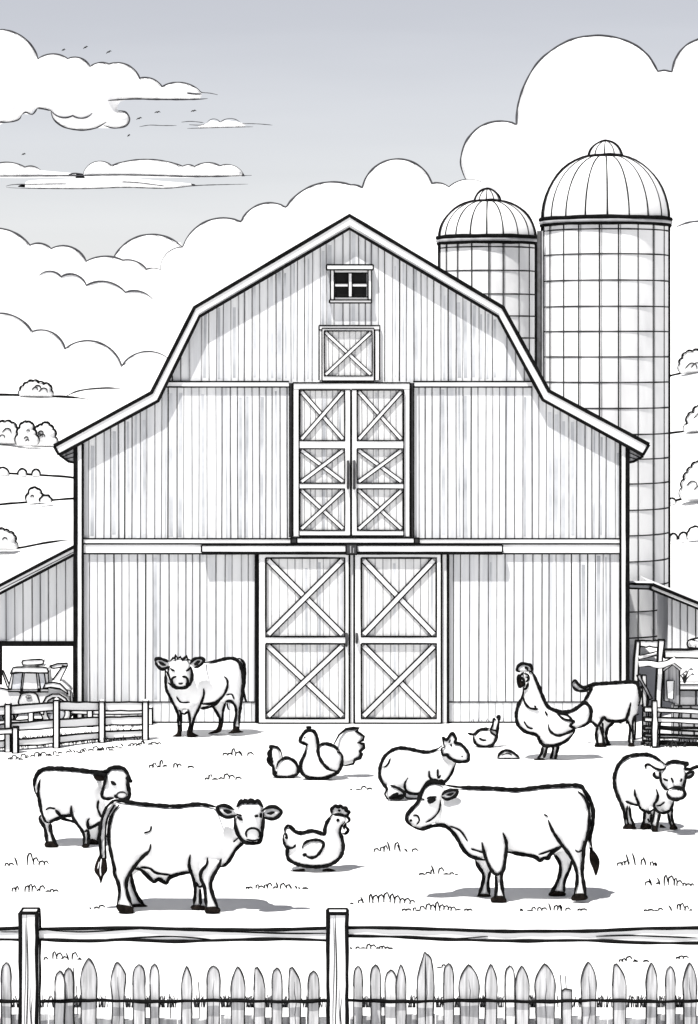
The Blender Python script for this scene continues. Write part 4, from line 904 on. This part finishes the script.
for l,w_ in (([(365,145),(430,137),(500,120),(550,115),(590,132),(613,185),(624,250),(618,330),(610,400),(600,480),(597,570)],1.1),([(580,120),(605,120),(632,158),(634,250),(626,330),(648,398)],.9),([(600,135),(622,170),(626,230)],.6),
 ([(128,190),(130,250),(134,310),(162,370),(192,430),(210,480),(208,560)],1.0),([(198,358),(228,395),(285,395)],.55),([(215,445),(228,470),(228,590)],.9),([(232,462),(250,470),(272,452)],.8),([(272,440),(284,500),(285,580)],.9),([(372,308),(372,355),(342,435),(310,505),(300,580)],.9),
 ([(355,406),(430,402),(490,362),(520,305),(522,255),(500,230)],.9),([(352,436),(410,425),(440,412),(478,382)],1.0),([(425,415),(455,460),(474,500),(474,530)],1.0),([(512,395),(496,450),(490,530)],.9),([(508,392),(540,388),(572,420),(577,480),(560,560)],1.0),([(515,350),(550,345),(566,378)],.55),([(520,400),(530,440),(540,440)],.6),
 ([(150,175),(146,205),(160,255),(150,240)],.6),([(290,168),(300,222),(290,272),(262,298),(230,306),(190,300),(146,272)],1.1),([(120,190),(135,200),(160,250)],.6),([(165,255),(180,238),(200,232)],.8),([(166,250),(172,275),(195,296)],1.1),([(235,232),(262,238),(272,262),(262,290)],.9),
 ([(65,140),(70,120),(100,118),(150,138)],1.1),([(65,140),(80,165),(110,186),(158,168)],1.1),([(284,155),(310,122),(355,114),(374,130),(350,160),(312,177)],1.1)): s.line(l,w_)
s.line([(160,135),(180,112),(188,124),(195,96),(206,118),(225,108),(236,124),(266,104),(268,124),(290,128)],1.2,smooth=False)
s.fill([(85,135),(110,140),(135,160),(112,165),(92,152)]); s.fill([(310,150),(335,130),(352,134),(335,156),(312,162)])
s.fill([(160,178),(184,188),(190,200),(170,196)]); s.fill([(258,196),(290,168),(292,178),(275,198)]); s.line([(212,276),(226,279),(242,274)],.6)
tone(s,'cow','shaggy fringed white cow with dark hooves standing before the barn wall','cow')

# cow F : seen from behind near the pen
s=Sculpt(570,620,5.453,745.5,3.4,1.5)
s.piece([(125,354),(200,346),(345,340),(372,370),(380,440),(360,500),(310,540),(250,550),(185,540),(150,572),(112,540),(88,455),(92,420)],17)
s.piece([(108,520),(150,500),(190,540),(176,600),(186,688),(145,688),(142,620)],4.5,-.15)
s.piece([(180,530),(255,540),(212,590),(203,640),(215,688),(188,688),(178,600)],4.5,.1)
s.piece([(305,520),(372,480),(346,555),(336,620),(342,688),(324,688),(330,600)],4.5,-.1)
s.piece([(340,345),(390,365),(420,420),(425,460),(400,480),(378,450)],7,.5)
s.piece([(16,342),(30,330),(46,350),(76,368),(125,352),(112,378),(50,386),(20,370)],2.6,-.05,thin=True)
s.piece([(12,345),(28,328),(42,345),(58,360),(52,380),(22,370)],3.2,-.06,m='stonem',thin=True)
for hf,dy in (([(142,672),(188,672),(194,692),(136,692)],-.16),([(188,675),(218,672),(224,692),(186,692)],.09),([(322,672),(346,672),(352,692),(318,692)],-.11)): s.piece(hf,3.5,dy,m='hoof',thin=True); s.fill(hf,'hoof')
for l,w_ in (([(12,360),(14,340),(28,328),(46,350),(76,368),(125,350),(200,344),(345,337),(372,360),(382,400),(382,440),(372,470)],1.0),([(14,360),(28,378),(55,388),(95,382),(124,362)],.8),([(122,366),(92,418),(75,445)],.9),
 ([(100,535),(125,560),(150,578),(165,560),(185,532),(205,548),(250,553),(300,545),(318,510),(332,450)],.9),([(152,580),(142,620),(152,688)],.9),([(162,575),(178,620),(186,688)],.8),([(242,558),(206,590),(198,640),(216,688)],1.0),([(178,560),(182,620)],.6),
 ([(308,540),(328,590),(322,640),(326,688)],.7),([(376,512),(352,528),(342,580),(346,680)],.7),([(316,500),(312,535)],.4),([(382,360),(412,395),(426,445),(405,480),(388,462)],.7)): s.line(l,w_)
tone(s,'cow','white cow seen from behind with curled tail beside the leaning pen post','cow')

# pig G
s=Sculpt(370,725,6.345,798.5,3.0,1.5)
s.piece([(225,148),(350,168),(440,142),(475,150),(545,228),(530,290),(490,350),(430,362),(370,365),(320,430),(230,435),(150,455),(115,440),(100,400),(62,330),(66,260),(100,192),(160,152)],17)
s.piece([(462,128),(500,105),(545,108),(590,130),(622,180),(618,222),(560,232),(500,205),(460,187),(450,155)],8,-.15)
s.piece([(466,130),(464,82),(486,92),(520,56),(545,88),(545,112),(510,130)],3,-.2,thin=True)
s.piece([(98,405),(140,380),(220,410),(212,455),(120,472)],5,-.2); s.piece([(320,420),(370,350),(455,360),(470,400),(440,468),(400,468),(392,430),(350,468),(312,468)],6,-.05)
for l,w_ in (([(458,130),(420,155),(350,170),(225,146),(160,150),(100,190),(68,250),(60,320),(80,370),(106,405),(95,440),(118,475)],1.1),([(130,208),(118,240),(100,262),(78,268)],.6),([(128,382),(180,402),(216,430),(200,462),(125,466)],1.0),([(128,462),(150,445),(182,432)],.9),
 ([(242,334),(222,370),(225,408),(245,430),(290,438),(322,430),(345,390),(370,360),(410,350),(465,365),(512,318),(546,236)],.95),([(375,290),(378,330),(400,350)],.7),([(430,280),(432,335),(450,320)],.7),([(230,420),(225,455),(260,466),(340,468)],.6),
 ([(470,135),(462,80),(486,94),(520,52),(546,88),(540,110),(582,125),(622,175),(627,200),(616,230),(550,232),(500,205),(490,190),(462,190),(455,150),(482,138)],1.05)): s.line(l,w_)
s.dot(515,128,7); s.dot(585,200,6,4); s.line([(500,115),(512,92)],.5)
s.fill([(120,455),(150,448),(205,440),(200,468),(130,474)])
tone(s,'calf','small crouching white calf behind the large cow\'s head','calf')

# hen H
s=Sculpt(275,795,7.755,870.5,3.0,1.3)
s.piece([(440,150),(490,142),(540,160),(555,190),(540,220),(512,260),(516,320),(530,400),(510,480),(430,545),(340,558),(200,545),(120,510),(97,470),(97,420),(68,360),(68,310),(82,252),(105,240),(150,277),(210,292),(290,277),(380,296),(392,240)],16)
s.piece([(442,148),(440,110),(465,85),(510,86),(550,110),(577,136),(548,160),(500,150)],2.5,0,thin=True)
s.piece([(188,530),(214,530),(226,582),(186,582)],2,0,thin=True); s.piece([(392,530),(418,530),(430,582),(386,582)],2,0,thin=True)
s.piece([(140,580),(230,572),(235,590),(135,592)],2.2,-.05,m='hoof',thin=True); s.piece([(370,578),(425,570),(470,590),(365,592)],2.2,-.05,m='hoof',thin=True)
for l,w_ in (([(445,148),(400,215),(385,270),(380,300),(290,276),(210,292),(160,282),(128,252),(100,238),(78,262),(78,300)],1.2),([(78,290),(64,330),(75,385),(95,415),(92,460),(112,505),(180,540),(270,556),(350,556),(430,540),(500,490),(530,420),(522,340),(505,290),(515,245),(545,205)],1.2),
 ([(210,415),(228,375),(275,352),(345,350),(376,376),(360,425),(320,476),(270,486),(225,462)],1.0),([(160,382),(145,405),(115,412),(95,395)],.8),([(84,295),(92,335),(75,325)],.8),
 ([(442,148),(438,112),(465,85),(490,92),(510,84),(528,100),(548,98),(556,120),(578,136),(560,160)],1.2),([(450,152),(500,150),(560,170),(577,198),(552,218)],.9),([(552,215),(545,240),(568,272),(545,300),(522,298)],1.0),([(490,115),(505,125)],.7)): s.line(l,w_)
s.fill([(212,460),(238,450),(248,468),(225,480)]); s.dot(488,195,15); s.fill([(545,160),(578,135),(570,170)]); s.fill([(525,235),(545,240),(540,270),(528,262)])
tone(s,'hen','plump white hen with outlined wing standing between the two large cows','hen')

# fan-tailed hen and chick beside it
s=Sculpt(260,715,5.817,779,3.0,1.3)
s.piece([(285,88),(318,100),(338,160),(345,180),(380,167),(430,182),(463,215),(478,260),(463,320),(420,353),(340,368),(270,358),(242,320),(238,270),(258,220),(268,175),(242,163),(232,150),(252,110)],14)
s.piece([(430,170),(460,115),(500,82),(570,80),(580,100),(602,125),(592,150),(604,185),(588,215),(586,240),(545,278),(480,288),(455,240)],5,.16)
for l,w_ in (([(275,178),(238,162),(232,145),(252,108),(278,88),(310,92),(330,122),(338,170),(338,220),(358,270),(400,315),(446,328)],1.1),([(270,175),(262,220),(240,270),(235,310),(250,345),(290,368),(350,372),(420,352),(460,325),(476,285),(478,240),(458,205)],1.15),([(345,176),(380,165),(430,180),(456,203)],1.1)): s.line(l,w_)
s.line([(430,170),(460,115),(500,82),(545,76),(575,78),(560,95),(582,108),(605,125),(598,148),(572,160),(603,168),(606,190),(582,212),(592,225),(582,250),(552,260),(542,284),(500,294),(480,292)],1.1,smooth=False)
s.line([(440,195),(462,205),(450,212),(478,232)],.8,smooth=False)
s.fill([(268,66),(300,66),(292,88),(276,88)]); s.dot(260,130,5); s.fill([(232,150),(262,160),(280,172),(255,175),(236,162)])
s.fill([(250,355),(350,362),(420,355),(400,370),(300,376)])
tone(s,'hen','white hen with a wide fanned scalloped tail resting before the doors','hen')
s=Sculpt(260,715,5.817,777.5,2.8,1.2)
s.piece([(62,186),(80,184),(108,196),(122,235),(130,254),(165,250),(203,272),(222,310),(212,345),(170,360),(110,360),(82,345),(80,300),(58,280),(48,240)],8)
for l,w_ in (([(130,250),(122,215),(100,188),(60,182),(66,198),(48,220),(54,240),(44,262),(58,285),(75,300),(82,345),(112,362),(170,362),(215,345),(223,310),(202,270),(162,248),(130,256),(105,278),(95,315)],1.1),([(62,210),(60,240),(72,262)],1.2),([(78,340),(90,330),(98,345)],.8)): s.line(l,w_)
s.fill([(56,205),(70,215),(66,245),(78,275),(66,288),(50,262)])
tone(s,'chick','small rounded white chick huddled against the fan tailed hen','chick')

# rooster
s=Sculpt(460,655,4.986,759,3.0,1.4)
s.piece([(330,78),(358,88),(388,145),(420,220),(445,262),(510,282),(560,276),(615,238),(645,260),(652,300),(625,350),(575,372),(540,418),(490,448),(425,450),(382,400),(325,385),(288,345),(282,295),(305,230),(320,180),(320,120)],17)
s.piece([(286,78),(290,56),(320,43),(350,49),(358,75),(340,86),(300,86)],2.5,0,thin=True)
s.piece([(405,440),(436,440),(424,490),(412,522),(386,522),(404,490)],3.5,-.08); s.piece([(462,435),(494,435),(482,490),(475,524),(450,524),(460,490)],3.5,.08)
s.piece([(370,518),(412,514),(425,528),(365,530)],2.5,-.12,m='hoof',thin=True); s.piece([(440,518),(480,514),(500,530),(438,532)],2.5,.04,m='hoof',thin=True)
s.piece([(286,98),(304,98),(308,128),(322,140),(312,160),(298,158),(288,125)],2,-.05,m='hoof',thin=True)
for l,w_ in (([(318,160),(312,205),(290,250),(280,300),(290,350),(330,385),(380,400),(405,440),(430,454),(490,448),(540,420),(575,376)],1.15),([(335,78),(362,90),(390,150),(425,235),(452,266),(510,283),(560,276),(600,250),(620,235),(645,255),(655,290),(642,335),(610,356),(575,366)],1.2),
 ([(440,345),(450,380),(490,402),(545,385),(572,368),(550,352),(568,330),(520,320),(485,292)],.9),([(480,290),(530,296),(562,325)],.8),([(313,205),(325,240),(350,265),(392,270)],.8),([(318,330),(338,360),(364,368)],.6),([(424,280),(436,302)],.7),([(370,252),(380,262)],.6),([(385,400),(400,410)],.5),
 ([(300,84),(284,76),(290,55),(312,42),(335,46),(352,52),(360,74),(345,88)],1.05),([(322,62),(335,66),(335,76)],.8),([(320,92),(340,100),(342,120),(328,135)],.7),([(340,140),(330,165),(315,172)],.9),([(412,458),(406,490),(386,520)],1.0),([(436,458),(426,490),(416,515)],.9),([(465,455),(460,490),(450,520)],.9),([(492,452),(482,490),(475,520)],1.0)): s.line(l,w_)
s.line([(318,86),(308,96),(296,108),(310,116),(318,128),(320,160)],.9); s.line([(290,100),(286,125),(296,160),(312,158)],.7); s.dot(336,112,6)
tone(s,'rooster','tall white rooster with dark wattles strutting before the barn wall','rooster')
# small bird
s=Sculpt(460,655,4.986,747,3.0,1.1)
s.piece([(72,400),(100,374),(145,370),(168,385),(184,400),(178,422),(150,453),(100,453),(72,428)],8); s.piece([(148,380),(165,325),(168,315),(194,318),(188,370),(175,400)],2.5,0,thin=True); s.piece([(38,388),(70,394),(80,402),(70,406)],1.2,0,thin=True)
for l,w_ in (([(38,390),(70,395),(100,372),(148,368)],1.0),([(66,400),(75,438),(108,458),(155,453),(180,420),(188,370),(196,318)],1.0),([(148,380),(162,350),(168,318),(180,325)],.7),([(150,382),(178,402)],.7),([(95,414),(112,424),(132,425)],.7),([(150,372),(185,378)],.6),([(140,455),(165,464)],1.4),([(180,312),(196,306),(192,330)],1.0)): s.line(l,w_)
tone(s,'chick','little round bird with upright tail pecking ahead of the rooster','chick')
# stone
s=Sculpt(460,655,4.986,758.5,2.6,1.2)
s.piece([(188,518),(195,495),(225,475),(262,482),(295,505),(300,520),(240,523)],6,m='white')
for l,w_ in (([(188,518),(195,495),(225,475),(262,484),(298,514)],1.0),([(205,500),(235,490),(262,500)],.4),([(188,518),(300,518)],.6)): s.line(l,w_)
tone(s,'rock','low flat layered stone lying on the ground beside the rooster','rock')

# ------------------------------------------------------------------ tractor
YT=51.4; kt=YT/F
tr=empty('tractor',(X(30,YT),YT,0)); tag(tr,'small old tractor with a glazed cab parked at the lean-to opening','tractor')
tq=lambda p:(X(p[0]/4.503,YT),Z(630+p[1]/4.503,YT))
def slab(name,polys,y0,y1,parent,lw=1.3,m='white',sm=True):
    mb=MB()
    for P in polys:
        q=[tq(p) for p in (smooth_pts(P,6,True) if sm else P)]; mb.prism(q,YT+y0,YT+y1,m)
        for yy in (y0,): mb.tube([(a,YT+yy,b) for a,b in q]+[(q[0][0],YT+yy,q[0][1])],lw*.62*kt,'ink',n=5,taper=False)
    return mb.build(name,parent)
bd=slab('body',[[(-90,262),(0,265),(85,283),(95,300),(96,345),(60,372),(-90,372)],[(150,268),(215,262),(300,275),(312,300),(316,345),(290,372),(96,372),(96,290)]],.12,.62,tr,sm=False)
slab('grille',[[(88,338),(88,302),(104,286),(150,284),(168,300),(170,340)]],.05,.12,bd,1.4)
mb=MB(); c=tq((128,302)); mb.tube([(c[0]+.055*math.cos(a),YT+.03,c[1]+.03*math.sin(a)) for a in np.linspace(0,6.283,13)],.008,'ink',n=5,taper=False); mb.tube([(c[0]-.02,YT+.03,c[1]),(c[0]+.02,YT+.03,c[1])],.006,'ink',n=4,taper=False); mb.build('badge',bd)
cb=slab('cab',[[(33,272),(48,205),(58,205),(48,272)],[(90,282),(100,192),(108,192),(98,282)],[(160,192),(170,192),(180,285),(168,285)],[(196,188),(214,188),(218,262),(206,262)],[(33,268),(215,268),(215,282),(33,280)]],.1,.66,tr,1.1,sm=False)
slab('roof',[[(48,200),(55,178),(72,168),(195,168),(214,180),(216,192),(190,194),(70,192)]],.02,.74,cb,1.4)
slab('roof_box',[[(96,160),(96,144),(130,140),(182,138),(190,148),(182,160),(110,164)]],.2,.5,cb,1.3)
slab('windscreen',[[(108,196),(160,196),(168,268),(100,268)]],.08,.10,cb,.7,'white',False)
slab('window',[[(58,200),(98,196),(90,268),(50,268)]],.08,.10,cb,.7,'glass',False); slab('window',[[(172,196),(196,196),(206,262),(182,266)]],.08,.10,cb,.7,'glass',False)
slab('rear_arm',[[(228,236),(276,168),(296,172),(262,240)],[(216,172),(250,160),(294,158),(298,170),(276,176),(230,182)]],.3,.5,tr,1.4,sm=False)
slab('exhaust_pipe',[[(-2,190),(6,192),(36,262),(24,266)]],.3,.4,tr,1.2,sm=False)
def wheel(cxz,r,y0,y1,parent):
    cx_,cz=tq(cxz); r=r/4.503*kt; wo_=MB(); n=32
    ring=lambda rr,y:[(cx_+rr*math.cos(2*math.pi*i/n),y,cz+rr*math.sin(2*math.pi*i/n)) for i in range(n)]
    A,B,C_,D=ring(r,YT+y0),ring(r,YT+y1),ring(r*.62,YT+y0),ring(r*.62,YT+y1)
    fs=[]
    for i in range(n):
        j=(i+1)%n; fs+=[(i,j,n+j,n+i),(i,2*n+i,2*n+j,j),(n+i,n+j,3*n+j,3*n+i)]
    wo_.add(A+B+C_+D,fs,'white',True)
    for L in (A,B,C_,D): wo_.tube(L+[L[0]],.75*kt,'ink',n=5,taper=False)
    for i in range(0,n,2):
        a=2*math.pi*i/n; wo_.box(cx_+r*math.cos(a)-.01,cx_+r*math.cos(a)+.01,YT+y0,YT+y1,cz+r*math.sin(a)-.01,cz+r*math.sin(a)+.01,'ink')
    o=wo_.build('wheel',parent); h=MB(); R2=ring(r*.62,YT+y0+.03); h.add(R2+ring(r*.62,YT+y1-.03)+[(cx_,YT+y0+.05,cz),(cx_,YT+y1-.05,cz)],[(i,(i+1)%n,2*n) for i in range(n)]+[(n+(i+1)%n,n+i,2*n+1) for i in range(n)],'stain',True)
    h.tube([(cx_+r*.2*math.cos(a),YT+y0+.03,cz+r*.2*math.sin(a)) for a in np.linspace(0,6.283,17)],.6*kt,'ink',n=4,taper=False); h.build('rim',o)
wheel((255,368),66,-.12,.1,tr); wheel((255,368),66,.64,.86,tr); wheel((20,392),42,-.02,.1,tr); wheel((20,392),42,.64,.76,tr)
fe=[(182,372),(192,335),(212,298),(240,284),(272,284),(300,302),(322,340),(326,362)]; fi=[(318,362),(308,340),(292,316),(268,300),(242,300),(222,312),(206,345),(200,376)]
slab('mudguard',[fe+fi],-.16,.12,tr,1.4,sm=False); slab('mudguard',[fe+fi],.62,.9,tr,1.2,sm=False)
slab('rear_panel',[[(196,262),(205,240),(240,234),(272,240),(302,270),(310,288),(270,262),(230,256)]],-.05,.8,tr,1.3,sm=False)
slab('tail_lamp',[[(300,270),(316,270),(316,300),(302,298)]],.0,.1,tr,1.0,sm=False)

# ------------------------------------------------------------------ cattle pen on the other side
YN=gY(747); kn=YN/F; pn=empty('cattle_pen',(X(655,YN),YN,0)); tag(pn,'makeshift cattle pen of leaning poles, crooked log and dark gapped rails','pen')
pq=lambda x,y,dy=0: W(570+x/5.453,620+y/5.453,YN+dy)
def pole(name,a,b,w_,dy=0,m='white',seed=0,lw=1.7,th=None):
    mb=MB(); beam(mb,pq(*a,dy),pq(*b,dy),w_/5.453*kn,th or .07,m,r=lw*.5*kn,seed=seed,rough=.008,n=6); return mb.build(name,pn)
pole('leaning_post',(368,112),(336,690),26,.9,seed=1,lw=2.2); pole('post',(496,108),(470,688),30,.08,seed=2,lw=2.0); pole('crossbar',(382,128),(482,130),34,.12,'pickpale',seed=3,lw=1.6)
pole('post',(462,440),(462,690),28,-.12,'pickpale',seed=4,lw=1.5); pole('post',(402,300),(408,688),20,.25,'pickpale',seed=5,lw=1.2)
pole('brace',(372,300),(440,430),16,.2,'shade',seed=6,lw=1.4)
mb=MB(); L=[(376,240),(430,236),(480,246),(530,236),(575,214)]; Q=smooth_pts(L,10)
mb.tube([pq(a,b,-.08) for a,b in Q],2.9*kn,'white',n=10,taper=False,wob=.08)
for o_,w_ in ((-15,.9),(15,.9)): mb.tube([pq(a,b+o_,-.09) for a,b in Q],w_*kn,'ink',n=5)
mb.build('crooked_log',pn)
mb=MB(); L=[(376,205),(420,195),(475,180)]; Q=smooth_pts(L,10); mb.tube([pq(a,b,.3) for a,b in Q],1.6*kn,'white',n=8,taper=False); mb.tube([pq(a,b-10,.29) for a,b in Q],.6*kn,'ink',n=4); mb.tube([pq(a,b+10,.29) for a,b in Q],.6*kn,'ink',n=4); mb.build('thin_pole',pn)
pole('top_plank',(514,186),(900,176),48,.3,seed=8,lw=2.2)
mb=MB(); mb.tube([pq(655,128,-.05),pq(720,112,.1),pq(800,104,.2)],3.6*kn,'white',n=12,taper=False,wob=0); mb.tube([pq(655+24*math.cos(a)+8,130+24*math.sin(a),-.07) for a in np.linspace(1.5,5.6,14)],.9*kn,'ink',n=5); mb.tube([pq(660,106,-.06),pq(700,98,-.06),pq(760,92,-.06)],.9*kn,'ink',n=5); mb.tube([pq(655,152,-.06),pq(700,156,-.06)],.9*kn,'ink',n=5); mb.build('round_log',pn)
for i,(yy,w_,lw) in enumerate(((492,22,1.3),(545,24,1.5),(590,14,2.3),(632,14,2.3),(672,14,2.3))):
    pole('rail',(405,yy-4),(900,yy+14),w_,.03+.02*i,'white' if i<2 else ('pickpale' if i!=3 else 'picket'),seed=20+i,lw=lw)
for x_ in (432,600,745): pole('post',(x_,470),(x_,690),14,.12,'picket',seed=int(x_),lw=1.1)
fb=empty('feed_box',pq(555,480,.25)); tag(fb,'grey gabled feed box hanging in the cattle pen','feeder'); 
mb=MB(); q=[pq(*p,.1) for p in ((512,265),(556,236),(598,268),(598,460),(512,440))]; mb.prism([(a[0],a[2]) for a in q],YN+.1,YN+.4,'shade'); mb.tube([tuple((a[0],YN+.09,a[2])) for a in q+[q[0]]],.8*kn,'ink',n=5,taper=False); mb.build('feeder_body',fb)
mb=MB(); q=[pq(*p,.1) for p in ((524,330),(566,330),(562,430),(530,425))]; mb.prism([(a[0],a[2]) for a in q],YN+.06,YN+.09,'white'); mb.tube([tuple((a[0],YN+.055,a[2])) for a in q+[q[0]]],.5*kn,'ink',n=5,taper=False); mb.build('feeder_hatch',fb)
mb=MB(); q=[pq(*p,.1) for p in ((500,268),(556,224),(606,264),(598,276),(556,242),(508,278))]; mb.prism([(a[0],a[2]) for a in q],YN+.02,YN+.45,'pickpale'); mb.tube([tuple((a[0],YN+.015,a[2])) for a in q+[q[0]]],.7*kn,'ink',n=5,taper=False); mb.build('feeder_roof',fb)
# stone wall + plant
yw=gY(735); kw=yw/F; mb=MB(); st=X(676,yw)
x=st; rnd=random.Random(3)
for row in range(3):
    x=st-rnd.uniform(0,.2); z0=row*.29
    while x<X(790,yw):
        w_=rnd.uniform(.3,.5); mb.ibox(x,x+w_-.02,yw,yw+.3,z0,z0+.28,'stonem',.5*kw,'softink'); x+=w_
mb.ibox(st-.1,X(790,yw),yw-.04,yw+.34,.88,.98,'white',.7*kw); tag(mb.build('stone_wall',origin=(st,yw,0)),'low grey stone wall with pale coping behind the cattle pen','wall')
mb=MB(); b=Vector(W(684.5,690,yw+.15)); b.z=.98
for j in range(4):
    a=-.5+j*.4; L=.16+.05*(j%3); mb.tube([b,b+Vector((math.sin(a)*L*.4,0,L*.6)),b+Vector((math.sin(a)*L,-.03,L))],.02,'softink',n=4,rs=[.012,.02,.008],taper=False)
    c=b+Vector((math.sin(a)*L,-.03,L)); mb.tube([c,c+Vector((.05,0,.03)),c+Vector((.09,0,0))],.03,'grey',n=5,rs=[.006,.03,.006],taper=False)
tag(mb.build('plant',origin=tuple(b)),'sprig of dark leaves sprouting on the low stone wall','plant')
